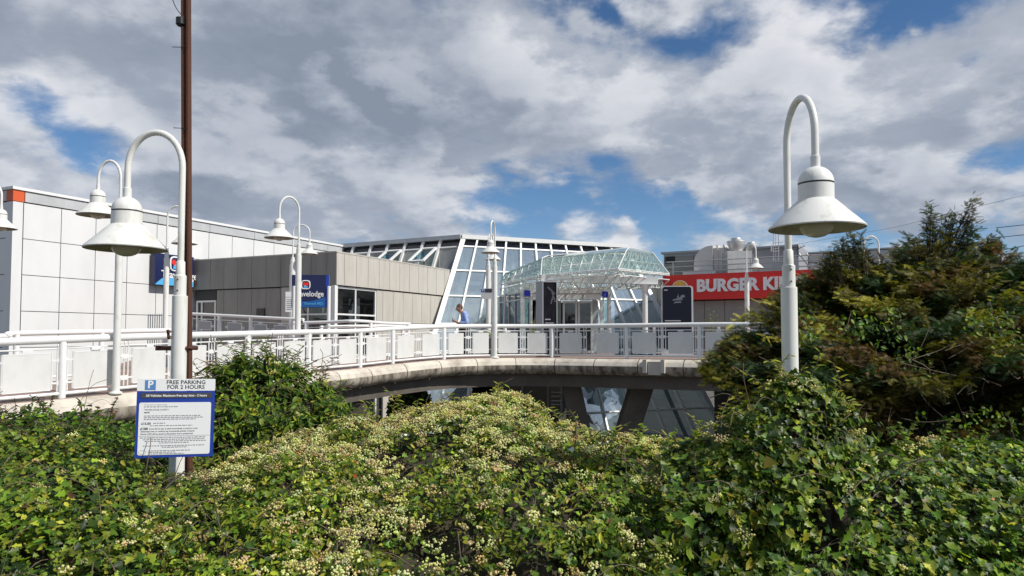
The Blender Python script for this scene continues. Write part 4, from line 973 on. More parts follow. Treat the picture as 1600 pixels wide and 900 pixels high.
MB().tube([P(1246, 402, 31), P(1246, 383, 31)], .018, 6).build('mast', M['black'], ae); MB().tube([P(1243, 391, 31), P(1258, 384, 31)], .012, 6).build('boom', M['black'], ae)
for k in range(5): MB().tube([P(1245 + k * 2.6, 386.5 - k * 1.1, 30.9), P(1246.6 + k * 2.6, 390 - k * 1.1, 31.2)], .008, 5).build('element', M['black'], ae)

# far white building on the right
FRo = P(1566, 450, 30.0); FRl = P(1236, 450, 34.5); RBF = Fr(FRl, FRo - FRl); L_ = (Vector((FRo.x, FRo.y, 0)) - Vector((FRl.x, FRl.y, 0))).length
if RBF.n.y > 0: RBF.n = -RBF.n
rb_ = thing('far_white_building', 'white clad building with grey roof fascia and red corner block behind the conifer', 'building', RBF.at(L_ / 2, -6, 0))
zt3 = 3.88
MB().fbox(RBF, 0, L_, -6, zt3, -8, 0).build('wall', M['joint'], rb_)
clad(RBF, 0, L_ - .02, [-6] + [zt3 - .42 - 1.2 * i for i in range(7)][::-1], 1.28, M['clad'], rb_, gap=.03)
clad(RBF, 0, L_ - .36, [zt3 - .42, zt3 - .02], 2.56, M['fascia'], rb_, 'fascia', .02, 0, .05)
MB().fbox(RBF, L_ - .34, L_ + .03, zt3 - .42, zt3 - .02, -.3, .055).build('corner_block', M['orange'], rb_)
MB().fbox(RBF, 0, L_ + .05, zt3, zt3 + .06, -8, .1).build('coping', M['fascia'], rb_)
for i, (y0, y1) in enumerate(((356, 351), (371.5, 366.5), (393, 384))):
    a, b = P(1556, y0, 36), P(1760, y0 + (y1 - y0) * 5, 36)
    cblo = MB().tube([a, a.lerp(b, .5) + Vector((0, 0, -.06)), b], .018, 5).build('overhead_cable', M['black'])
    tag(cblo, ['uppermost dark overhead cable leaving the far building roof', 'middle dark overhead cable above the red corner block', 'lowest dark overhead cable beside the red corner block'][i], 'cable', 'overhead cables')
a, b = P(1150, 398, 60), P(1700, 280, 50)
tag(MB().tube([a, a.lerp(b, .5) + Vector((0, 0, -.5)), b], .016, 5).build('overhead_cable', M['greyp']), 'long faint overhead cable crossing the sky above the conifer', 'cable', 'overhead cables')

# ------------------------------------------------------------------ person
def person():
    Y = 26.0; base = RB_(rp.l_of_px(723)).z - .12
    c = P(725, 553, Y); o = thing('person', 'man in a blue long sleeved shirt looking down at his phone by the railing', 'person', (c.x, c.y, base))
    def skinned(name, verts, edges, m, parent, sub=2, root_i=0):
        me = bpy.data.meshes.new(name); me.from_pydata([v[:3] for v in verts], edges, [])
        me.materials.append(m); ob_ = bpy.data.objects.new(name, me); C.objects.link(ob_); ob_.parent = parent
        md = ob_.modifiers.new('skin', 'SKIN'); md.use_smooth_shade = True
        for i, v_ in enumerate(verts):
            r = v_[3]; me.skin_vertices[0].data[i].radius = (r, r); me.skin_vertices[0].data[i].use_root = (i == root_i)
        ob_.modifiers.new('sub', 'SUBSURF').levels = sub; ob_.modifiers['sub'].render_levels = sub
        WL[ob_.name] = WL[o.name]; return ob_
    # local frame: x to the right of the photo, the man faces -x
    # pelvis, spine, neck, head tilted down
    B = [(0, 0, .93, .13), (0, 0, 1.12, .125), (.0, 0, 1.30, .14), (-.02, 0, 1.42, .11), (-.09, 0, 1.50, .055), (-.15, 0, 1.55, .08), (-.165, 0, 1.62, .08),
         (0, .10, .88, .09), (-.03, .11, .50, .065), (.02, .11, .10, .045), (-.14, .11, .04, .04),
         (0, -.10, .88, .09), (.03, -.11, .50, .065), (.06, -.11, .10, .045), (-.10, -.11, .04, .04),
         (-.01, .20, 1.40, .06), (.04, .27, 1.13, .045), (-.20, .16, 1.12, .034), (-.30, .08, 1.19, .03),
         (-.01, -.20, 1.40, .06), (.05, -.27, 1.13, .045), (-.19, -.17, 1.11, .034), (-.30, -.08, 1.18, .03)]
    Ed = [(0, 1), (1, 2), (2, 3), (3, 4), (4, 5), (5, 6), (0, 7), (7, 8), (8, 9), (9, 10), (0, 11), (11, 12), (12, 13), (13, 14), (3, 15), (15, 16), (16, 17), (17, 18), (3, 19), (19, 20), (20, 21), (21, 22)]
    for s_, h in ((1, 18), (-1, 22)):       # four fingers and a thumb per hand
        bx, by, bz = B[h][:3]
        for k in range(4):
            i = len(B); z = bz + .03 - .02 * k
            B += [(bx - .045, by - s_ * .01, z, .0095), (bx - .075, by - s_ * .035, z, .0085), (bx - .07, by - s_ * .06, z, .0075)]
            Ed += [(h, i), (i, i + 1), (i + 1, i + 2)]
        i = len(B); B += [(bx - .01, by + s_ * .0, bz + .045, .011), (bx - .045, by - s_ * .02, bz + .062, .009)]; Ed += [(h, i), (i, i + 1)]
    skinned('body', B, Ed, M['skin'], o)
    S_ = [(0, 0, .90, .165), (.01, 0, 1.12, .15), (.02, 0, 1.28, .165), (-.005, 0, 1.42, .12), (-.045, 0, 1.475, .075),
          (0, .20, 1.39, .078), (.05, .275, 1.13, .062), (-.19, .165, 1.12, .046), (0, -.20, 1.39, .078), (.06, -.275, 1.13, .062), (-.18, -.175, 1.11, .046)]
    skinned('shirt', S_, [(0, 1), (1, 2), (2, 3), (3, 4), (3, 5), (5, 6), (6, 7), (3, 8), (8, 9), (9, 10)], M['shirt'], o)
    T_ = [(0, 0, .95, .152), (0, .10, .86, .105), (-.03, .11, .50, .08), (.02, .11, .08, .068), (0, -.10, .86, .105), (.03, -.11, .50, .08), (.06, -.11, .08, .068)]
    skinned('trousers', T_, [(0, 1), (1, 2), (2, 3), (0, 4), (4, 5), (5, 6)], M['trousers'], o)
    for sy, sx in ((.11, .02), (-.11, .06)): MB().add([(sx + x, sy + y, z) for x, y, z in ((.06, -.045, 0), (.06, .045, 0), (-.2, .05, 0), (-.2, -.05, 0), (.06, -.04, .09), (.06, .04, .09), (-.18, .035, .05), (-.18, -.035, .05))], [(0, 1, 2, 3), (7, 6, 5, 4), (0, 4, 5, 1), (1, 5, 6, 2), (2, 6, 7, 3), (3, 7, 4, 0)]).build('shoe', M['black'], o, off=(0, 0, 0))
    def ball(name, c, r, sx, sy, sz, m, parent, keep=None, n=16):
        mb = MB(); prof = [(math.cos(t), math.sin(t)) for t in [-math.pi / 2 + math.pi * k / 12 for k in range(13)]]
        mb.lathe(prof, n=n); mb.v = [Vector((c[0] + q.x * r * sx, c[1] + q.y * r * sy, c[2] + q.z * r * sz)) for q in mb.v]
        if keep: mb.f = [f for f in mb.f if all(keep(mb.v[i]) for i in f)]
        return mb.build(name, m, parent, True, off=(0, 0, 0))
    hd = ball('head', (-.165, 0, 1.60), .1, 1.02, .80, 1.18, M['skin'], o)
    ball('nose', (-.272, 0, 1.565), .02, 1.0, .7, 1.1, M['skin'], hd)
    for s_ in (1, -1):
        ball('ear', (-.145, s_ * .08, 1.595), .03, .7, .35, 1, M['skin'], hd); ball('eye', (-.252, s_ * .035, 1.60), .012, .8, 1, .8, M['black'], hd)
    ball('mouth', (-.25, 0, 1.53), .022, .5, 1, .3, mat('lips', (.3, .1, .08), .6), hd)
    ball('hair', (-.148, 0, 1.632), .108, 1.0, .86, 1.10, M['hair'], o, keep=lambda q: q.z > 1.605 + (.05 if q.x < -.21 else (-.06 if q.x > -.12 else 0)))
    ph = MB().box(c.x - .415, c.x - .40, c.y - .12, c.y - .03, base + 1.25, base + 1.38).build('phone', M['black']); tag(ph, 'small dark phone held by the man in the blue shirt', 'phone')
    o.rotation_euler = (0, 0, R(12)); o.scale = (1.07, 1.07, 1.07)
person()

# planters
def planter(px, label, Y, w, top_py, tint, h):
    c = P(px, 540, Y); o = thing('planter', label, 'planter', (c.x, c.y, DECK), 'dark planters on the bridge')
    z0 = DECK - .06; z1 = P(px, top_py, Y).z
    MB().hexa([(c.x - w * .42, c.y - .2, z0), (c.x + w * .42, c.y - .2, z0), (c.x + w * .42, c.y + .2, z0), (c.x - w * .42, c.y + .2, z0)], [(c.x - w / 2, c.y - .24, z1), (c.x + w / 2, c.y - .24, z1), (c.x + w / 2, c.y + .24, z1), (c.x - w / 2, c.y + .24, z1)]).build('tub', M['black'], o)
    n = 260; pts = np.column_stack([rng.uniform(-w / 2, w / 2, n) + c.x, rng.uniform(-.22, .22, n) + c.y, z1 + rng.uniform(0, h, n) * (.4 + .6 * rng.random(n))])
    scatter('foliage', pts, rng.normal(0, .5, (n, 3)) + np.array([0, -.4, .8]), rng.uniform(.07, .13, n), OVATE, M['leaf'], np.array(tint) * rng.uniform(.6, 1.4, (n, 1)), o)

# ------------------------------------------------------------------ foliage
IVY = (np.array([(0, 0, 0), (0, .5, -.05), (0, 1, .0), (-.5, .10, .10), (-.27, .40, .06), (-.45, .52, .08), (-.18, .68, .03), (.5, .10, .10), (.27, .40, .06), (.45, .52, .08), (.18, .68, .03)]) - np.array([0, .35, 0]),
       [(0, 1, 4, 3), (4, 1, 6, 5), (1, 2, 6), (0, 7, 8, 1), (8, 9, 10, 1), (1, 10, 2)])
OVATE = (np.array([(0, 0, 0), (0, .5, -.07), (0, 1, .10), (-.24, .22, .05), (-.25, .55, .06), (.24, .22, .05), (.25, .55, .06)]) - np.array([0, .3, 0]), [(0, 1, 4, 3), (1, 2, 4), (0, 5, 6, 1), (1, 6, 2)])
LANCE = (np.array([(0, 0, 0), (0, .5, -.06), (0, 1, .0), (-.14, .3, .04), (-.12, .65, .05), (.14, .3, .04), (.12, .65, .05)]), [(0, 1, 4, 3), (1, 2, 4), (0, 5, 6, 1), (1, 6, 2)])
def frond():
    vs = []; fs = []
    for k in range(9):
        y = k / 9; l = .30 * (1 - y * .75) + .05
        for s in (-1, 1):
            i = len(vs); vs += [(0, y, 0), (0, y + .09, .01), (s * l, y + l * .95, .04 * s)]; fs.append((i, i + 1, i + 2) if s > 0 else (i + 1, i, i + 2))
    i = len(vs); vs += [(-.012, 0, 0), (.012, 0, 0), (0, 1.08, .03)]; fs.append((i, i + 1, i + 2))
    return np.array(vs), fs
FROND = frond()
def blob_t():
    vs = [(1, 0, 0), (-1, 0, 0), (0, 1, 0), (0, -1, 0), (0, 0, 1), (0, 0, -1)]
    fs = [(0, 2, 4), (2, 1, 4), (1, 3, 4), (3, 0, 4), (2, 0, 5), (1, 2, 5), (3, 1, 5), (0, 3, 5)]
    return np.array(vs, float), fs
FLORET = blob_t()
def norm(a): return a / np.maximum(1e-9, np.linalg.norm(a, axis=1, keepdims=True))
def scatter(name, pts, nrm, size, tpl, m, tint, parent, ydir=None, jitter=.0):
    V, Fs = tpl; N = len(pts); k = len(V)
    nrm = norm(np.asarray(nrm, float))
    y = ydir if ydir is not None else rng.normal(0, .7, (N, 3)) + np.array([0, -.25, -.6])
    y = np.asarray(y, float)
    y = norm(y - nrm * (y * nrm).sum(1, keepdims=True)); x = np.cross(y, nrm)
    size = np.asarray(size).reshape(N, 1, 1)
    W = (V[None, :, 0, None] * x[:, None] + V[None, :, 1, None] * y[:, None] + V[None, :, 2, None] * nrm[:, None]) * size + np.asarray(pts)[:, None]
    W = W - np.array(WL[parent.name])
    nl = np.array([len(f) for f in Fs]); idx = np.concatenate([np.array(f) for f in Fs])
    me = bpy.data.meshes.new(name)
    me.vertices.add(N * k); me.vertices.foreach_set('co', W.reshape(-1).astype(np.float32))
    L = len(idx); me.loops.add(N * L); me.loops.foreach_set('vertex_index', (idx[None] + np.arange(N)[:, None] * k).reshape(-1).astype(np.int32))
    tot = np.tile(nl, N); me.polygons.add(len(tot)); st_ = np.concatenate([[0], np.cumsum(tot)[:-1]])
    me.polygons.foreach_set('loop_start', st_.astype(np.int32)); me.polygons.foreach_set('loop_total', tot.astype(np.int32))
    me.update(calc_edges=True)
    at = me.attributes.new('tint', 'FLOAT_COLOR', 'POINT')
    t = np.ones((N, k, 4)); t[:, :, :3] = np.asarray(tint)[:, None, :]
    at.data.foreach_set('color', t.reshape(-1).astype(np.float32))
    me.materials.append(m)
    o = bpy.data.objects.new(name, me); C.objects.link(o); o.parent = parent; WL[o.name] = WL[parent.name]
    return o
def mixcol(cols, w, N, spread=.35):
    cols = np.array(cols); i = rng.choice(len(cols), N, p=np.array(w) / sum(w))
    return cols[i] * np.exp(rng.normal(0, spread, (N, 1))) * (1 + rng.normal(0, .07, (N, 3)))
def vnoise(p, s, seed=0.0):
    return np.array([noise.noise((a[0] * s + seed, a[1] * s, a[2] * s)) for a in p])
def interp(crest, px, j):
    return np.interp(px, [c[0] for c in crest], [c[j] for c in crest])
class Bank:
    """a hedge bank: crest given as (column, row, depth); its front foot at depth df and row yf"""
    def __init__(s, crest, df, yf, bulge=.12, amp=.14, seed=0, freq=1.6):
        s.c = crest; s.df, s.yf, s.bulge, s.amp, s.seed, s.freq = df, yf, bulge, amp, seed, freq
    def pt(s, px, t):
        dc = interp(s.c, px, 2); yc = interp(s.c, px, 1)
        d = np.where(t <= 1, s.df + (dc - s.df) * np.clip(t, 0, 1), dc + (t - 1) * 1.5)
        zc = np.array([P(a, b, c_).z for a, b, c_ in zip(px, yc, dc)]); zf = -(s.yf - HOR) / F_PX * s.df
        z = zf + (zc - zf) * np.clip(t, 0, 1) + s.bulge * np.sin(np.pi * np.clip(t, 0, 1))
        z = z - np.clip(t - 1, 0, 1) ** 1.5 * 3.0 - np.clip(-t, 0, 1) * 2.5
        return np.column_stack([(px - 800) / F_PX * d, d, z])
    def surf(s, px, t, inset=0.0):
        p = s.pt(px, t); a = s.pt(px + 12, t); b = s.pt(px, t + .05)
        n = norm(np.cross(a - p, b - p)); n = np.where(n[:, 2:3] < 0, -n, n)
        fade = np.clip((1.15 - t) * 3, .30, 1)
        h = vnoise(p, s.freq * .8, s.seed) * s.amp * .9
        b1 = np.abs(vnoise(p, s.freq * 1.5, s.seed + 9)); b2 = np.abs(vnoise(p, s.freq * 3.6, s.seed + 21))
        h = (h + s.amp * (1.5 * np.sqrt(b1) - .75 + .75 * np.sqrt(b2) - .38)) * fade
        return p + n * (h - inset)[:, None], n
def bank_core(bank, px0, px1, parent, inset=.24, nx=150, nt=50):
    xs = np.linspace(px0, px1, nx); ts = np.linspace(-.25, 1.3, nt); g = np.array([(x, t) for t in ts for x in xs])
    p, n = bank.surf(g[:, 0], g[:, 1], inset)
    m = MB(); m.v = [Vector(q) for q in p]
    m.f = [(j * nx + i, j * nx + i + 1, (j + 1) * nx + i + 1, (j + 1) * nx + i) for j in range(nt - 1) for i in range(nx - 1)]
    return m.build('inner_core', M['core'], parent, True)  # added under the leaves, hides the ground and keeps the gaps dark
def hedge(name, label, bank, px0, px1, layers, blossoms=0, bl_fn=None, twigs=0, sprigs=0, spr_cols=None, fade_px=25):
    c = bank.pt(np.array([(px0 + px1) / 2.0]), np.array([.5]))[0]
    o = thing(name, label, 'hedge' if 'hedge' in name else 'shrub', (c[0], c[1], -2.75))
    bank_core(bank, px0, px1, o)
    for (N, tpl, mname, s0, s1, cols, w, ins, tilt, sel) in layers:
        px = rng.uniform(px0, px1, N); t = rng.uniform(-.12, 1.18, N)
        if sel is not None:
            k = rng.random(N) < sel(px, t); px, t = px[k], t[k]
        q0 = bank.pt(px, t); k = rng.random(len(px)) < np.clip(.72 + 1.9 * vnoise(q0, 2.9, 88) + .8 * vnoise(q0, 6.5, 12), .12, 1); px, t = px[k], t[k]
        N = len(px); p, n = bank.surf(px, t, rng.uniform(min(-.045, ins - .02), ins, N))
        nn = n * .9 + np.array([.25, -.45, .35]) + rng.normal(0, tilt, (N, 3))
        tint = mixcol(cols, w, N); cl = vnoise(p, 1.1, 40)[:, None]; tint = tint * (1 + .5 * cl)
        scatter('foliage', p, nn, s0 * .7 + (s1 * 1.1 - s0 * .7) * rng.random(N) ** 1.5, tpl, M[mname], np.clip(tint, .003, .6), o)
    if blossoms:
        px = rng.uniform(px0, px1, blossoms * 6); t = rng.uniform(-.05, 1.1, blossoms * 6)
        pp_ = bank.pt(px, t); cn_ = np.clip(.5 + 1.6 * vnoise(pp_, 2.6, 60), .06, 1)
        k = rng.random(len(px)) < bl_fn(px, t) * cn_; px, t = px[k][:blossoms], t[k][:blossoms]
        p, n = bank.surf(px, t, -.05); NB = len(p); q = []; szs = []; bt_ = []
        for i in range(NB):
            r = .014 + .05 * rng.random() ** 1.8; m_ = int(6 + 420 * r * rng.uniform(.6, 1.2)); bt_.append(np.repeat(mixcol([(.68, .61, .34), (.56, .54, .22), (.42, .31, .15)], [5, 3.5, 1.2], 1, .18), m_, 0))
            d = norm(rng.normal(0, 1, (m_, 3))) * r * rng.random((m_, 1)) ** .4 * np.array([1.25, 1, .75]); q.append(p[i] + d); szs.append(rng.uniform(.0055, .0105, m_))
        q = np.concatenate(q); szs = np.concatenate(szs)
        scatter('blossom', q, rng.normal(0, 1, (len(q), 3)), szs, FLORET, M['blossom'], np.clip(np.concatenate(bt_) * np.exp(rng.normal(0, .12, (len(q), 1))), .02, .8), o)
    if twigs:
        mb = MB()
        for _ in range(twigs):
            x = rng.uniform(px0, px1); t0 = rng.uniform(0, 1.0); p, n = bank.surf(np.array([x]), np.array([t0]), 0.02); p = p[0]
            d = Vector(rng.normal(0, 1, 3)); d.z = abs(d.z) * .5; d = d.normalized(); ln_ = rng.uniform(.15, .5)
            mid = Vector(p) + d * ln_ * .5 + Vector(n[0]) * .07; e = Vector(p) + d * ln_ + Vector((0, 0, -.04)); mb.tube(smooth_path([p, mid, e], 4), rng.uniform(.0018, .004), 4, False)
        tag(mb.build('twig', M['twig'], o), kind='stuff')
    if sprigs:
        pts = []; nr = []; yd = []; sz = []; mb = MB()
        for _ in range(sprigs):
            x = rng.uniform(px0 + 10, px1 - 10); p, n = bank.surf(np.array([x]), np.array([rng.uniform(.85, 1.05)]), .03); a = Vector(p[0])
            ln_ = rng.uniform(.12, .38); d = Vector((rng.normal(0, .5), rng.normal(0, .4), 1)).normalized(); e = a + d * ln_ + Vector((rng.normal(0, .08), 0, -.03))
            cv = smooth_path([a, a + d * ln_ * .5, e], 4); mb.tube(cv, .003, 4, False); cp = Path(cv)
            for kq in range(int(ln_ / .028)):
                l = ln_ * (.2 + .8 * kq * .028 / ln_); q = cp.at(l); s_ = 1 if kq % 2 else -1; out = Vector((s_ * .8, rng.normal(0, .5), .25 + rng.normal(0, .3)))
                pts.append(q); yd.append(out); nr.append(Vector((rng.normal(0, .4), -.4, .8))); sz.append(rng.uniform(.04, .075))
        tag(mb.build('stem', M['twig'], o), kind='stuff'); scatter('sprig_foliage', np.array(pts), np.array(nr), sz, LANCE if rng.random() < .5 else OVATE, M['leaf'], np.clip(mixcol(spr_cols, [1] * len(spr_cols), len(pts), .25), .01, .6), o, ydir=np.array(yd))
    return o
G_DK = (.026, .060, .009); G_MD = (.080, .145, .014); G_LT = (.17, .225, .02); G_YL = (.27, .265, .03); BRN = (.11, .06, .025); RED = (.28, .05, .02)
c_left = [(-170, 668, 6.6), (0, 672, 6.6), (120, 678, 6.6), (200, 722, 6.5), (262, 745, 6.5), (330, 745, 6.6), (380, 735, 6.8), (430, 700, 6.8)]
c_mid = [(180, 745, 6.5), (260, 748, 6.6), (330, 742, 6.7), (380, 718, 6.8), (430, 696, 6.9), (500, 678, 7.1), (560, 662, 7.4), (640, 652, 7.6), (690, 634, 7.7), (730, 628, 7.7), (800, 630, 7.7), (840, 644, 7.6), (870, 660, 7.4), (920, 676, 7.2), (980, 694, 7.0), (1060, 704, 6.8)]
c_right = [(900, 702, 6.7), (1000, 704, 6.6), (1100, 694, 6.4), (1200, 692, 6.1), (1300, 696, 6.0), (1370, 702, 6.2), (1430, 692, 6.3), (1600, 696, 6.3), (1780, 694, 6.3)]
c_mound = [(1030, 706, 5.9), (1075, 688, 5.8), (1100, 672, 5.6), (1160, 630, 5.35), (1200, 606, 5.25), (1235, 590, 5.2), (1270, 596, 5.2), (1300, 618, 5.2), (1330, 660, 5.2), (1352, 700, 5.2)]
c_back = [(-120, 655, 9.2), (0, 660, 9.2), (40, 652, 9.2), (100, 662, 9.0), (170, 668, 8.8), (230, 690, 8.6), (300, 720, 8.4), (350, 735, 8.4)]
c_shrub = [(292, 640, 8.2), (310, 596, 8.2), (340, 578, 8.2), (375, 566, 8.2), (420, 570, 8.2), (465, 584, 8.2), (505, 602, 8.2), (530, 630, 8.2), (552, 690, 8.2)]
DF_, YF = 4.1, 935
B_left = Bank(c_left, DF_, YF, seed=1); B_mid = Bank(c_mid, DF_, YF, .16, .15, seed=2); B_right = Bank(c_right, DF_, YF, .06, .13, seed=3)
B_mound = Bank(c_mound, 4.5, 800, .05, .10, seed=4, freq=2.2); B_back = Bank(c_back, 7.4, 700, .2, .2, seed=5); B_shrub = Bank(c_shrub, 7.2, 716, .22, .16, seed=6, freq=2.4)

planter(762, 'dark planter with yellow green plants behind the railing beside the man', 27.2, .55, 529, (.22, .25, .02), .32)
planter(785, 'dark planter with pale yellow green plants just past the lamp on the bridge edge', 27.0, .45, 529, (.25, .27, .03), .25)
q = P(835, 505, 28.5)
pot = thing('potted_bush', 'pale leafed potted bush standing beside the dark totem', 'plant', (q.x, q.y, DECK - .03))
MB().lathe([(0, 0), (.16, 0), (.22, .38), (.2, .38), (.0, .34)], (q.x, q.y, DECK - .03), 16).build('pot', M['greyp'], pot, True)
n = 420; d = norm(rng.normal(0, 1, (n, 3))) * rng.random((n, 1)) ** .5 * np.array([.26, .24, .52]) + np.array([q.x, q.y, .18])
scatter('foliage', d, rng.normal(0, .6, (n, 3)) + np.array([.2, -.3, .6]), rng.uniform(.07, .12, n), LANCE, M['leaf'], mixcol([(.22, .22, .1), (.12, .15, .05)], [1, 1], n), pot)

ivy_sel = lambda px, t: np.ones_like(px)
hedge('ivy_hedge', 'dark green ivy hedge below the parking sign', B_left, -170, 350,
      [(20000, IVY, 'ivy', .03, .068, [G_DK, G_MD, G_LT, G_YL], [3, 5, 3, .8], .12, .42, None), (5000, OVATE, 'leaf', .03, .065, [G_LT, G_YL, BRN], [5, 3, .6], .03, .5, None)], 60, lambda px, t: .15 + 0 * px, 60, 40, [G_LT, G_MD])
bl = lambda px, t: np.clip(.10 + .85 * np.clip((t - .40) / .5, 0, 1) * np.clip(1.1 - np.abs(px - 740) / 420, .12, 1) + .12 * np.clip(1 - np.abs(px - 560) / 260, 0, 1), 0, 1)
hedge('blossom_hedge', 'broad rounded hedge covered in cream blossom in the middle of the bank', B_mid, 215, 1040,
      [(24000, OVATE, 'leaf', .026, .062, [G_DK, G_MD, G_LT, G_YL, BRN], [2, 5, 4, 1.8, .35], .12, .5, None), (10000, IVY, 'ivy', .03, .06, [G_DK, G_MD, G_LT], [2, 4, 3], .12, .42, None), (9000, LANCE, 'leaf', .04, .075, [G_LT, G_YL], [2, 2], .02, .6, None),
       (700, OVATE, 'leaf', .03, .06, [RED, (.2, .08, .03)], [2, 2], .0, .5, lambda px, t: ((np.abs(px - 575) < 26) | (np.abs(px - 885) < 34) | (np.abs(px - 640) < 14)) * 1.0 * (np.abs(t - .5) < .15))], 2500, bl, 170, 70, [G_LT, G_YL])
hedge('ivy_hedge', 'glossy deep green ivy hedge running below the dark conifer', B_right, 930, 1780,
      [(26000, IVY, 'ivy', .04, .08, [G_DK, G_MD, G_LT, G_YL], [3, 5, 3, .6], .12, .40, None), (1500, OVATE, 'leaf', .04, .07, [G_LT, G_YL], [2, 2], .02, .5, None)], 130, lambda px, t: np.where((t > .9) & (px > 1340) & (px < 1500), .9, .04), 60, 30, [G_LT, G_MD])
hedge('ivy_mound', 'tall ivy mound climbing the foot of the large lamp beside the conifer', B_mound, 1035, 1350,
      [(9500, IVY, 'ivy', .04, .08, [G_DK, G_MD, G_LT, G_YL], [3, 5, 3, .7], .10, .42, None), (1500, OVATE, 'leaf', .04, .07, [G_LT, G_YL], [2, 2], .02, .5, None)], 90, lambda px, t: np.where((t > .8) & (px < 1260), .8, .05), 40, 26, [G_LT, G_YL])
hedge('ivy_hedge', 'low dark hedge with browned leaf tips against the stained edge of the bridge', B_back, -120, 345,
      [(9000, OVATE, 'leaf', .045, .085, [G_DK, G_MD, G_LT, BRN], [4, 4, 1.5, .4], .14, .5, None), (700, OVATE, 'leaf', .05, .08, [(.10, .05, .03), BRN], [2, 1], -.05, .6, lambda px, t: ((px < 90) & (t > .8)) * 1.0)], 0, None, 40, 40, [(.09, .045, .025), BRN, G_MD])
hedge('leafy_shrub', 'upright leafy shrub growing between the parking sign and the bridge column', B_shrub, 292, 552,
      [(8500, LANCE, 'leaf', .06, .12, [G_DK, G_MD, G_LT, G_YL], [3, 5, 4, 1], .16, .55, None), (3500, OVATE, 'leaf', .05, .09, [G_DK, G_MD, G_LT], [3, 4, 2], .14, .5, None)], 40, lambda px, t: np.where(t > .7, .5, .05), 90, 70, [G_LT, G_MD, (.12, .07, .03)])

# dark climber hanging on the lower column under the bridge
q = P(640, 640, 25.5)
dc = thing('shaded_climber', 'dark climber hanging in the shade under the footbridge', 'plant', (q.x, q.y, -6))
MB().tube([(q.x, q.y, -6), (q.x + .1, q.y, -4), (q.x, q.y, -2)], [.12, .1, .05], 8).build('stem', M['twig'], dc)
n = 2600; d = norm(rng.normal(0, 1, (n, 3))) * rng.random((n, 1)) ** .45 * np.array([.78, .6, .85]) + np.array([q.x, q.y, P(640, 637, 25.5).z])
scatter('foliage', d, rng.normal(0, .7, (n, 3)) + np.array([0, -.6, .4]), rng.uniform(.1, .18, n), IVY, M['ivy'], mixcol([G_DK, G_MD], [3, 1], n), dc)

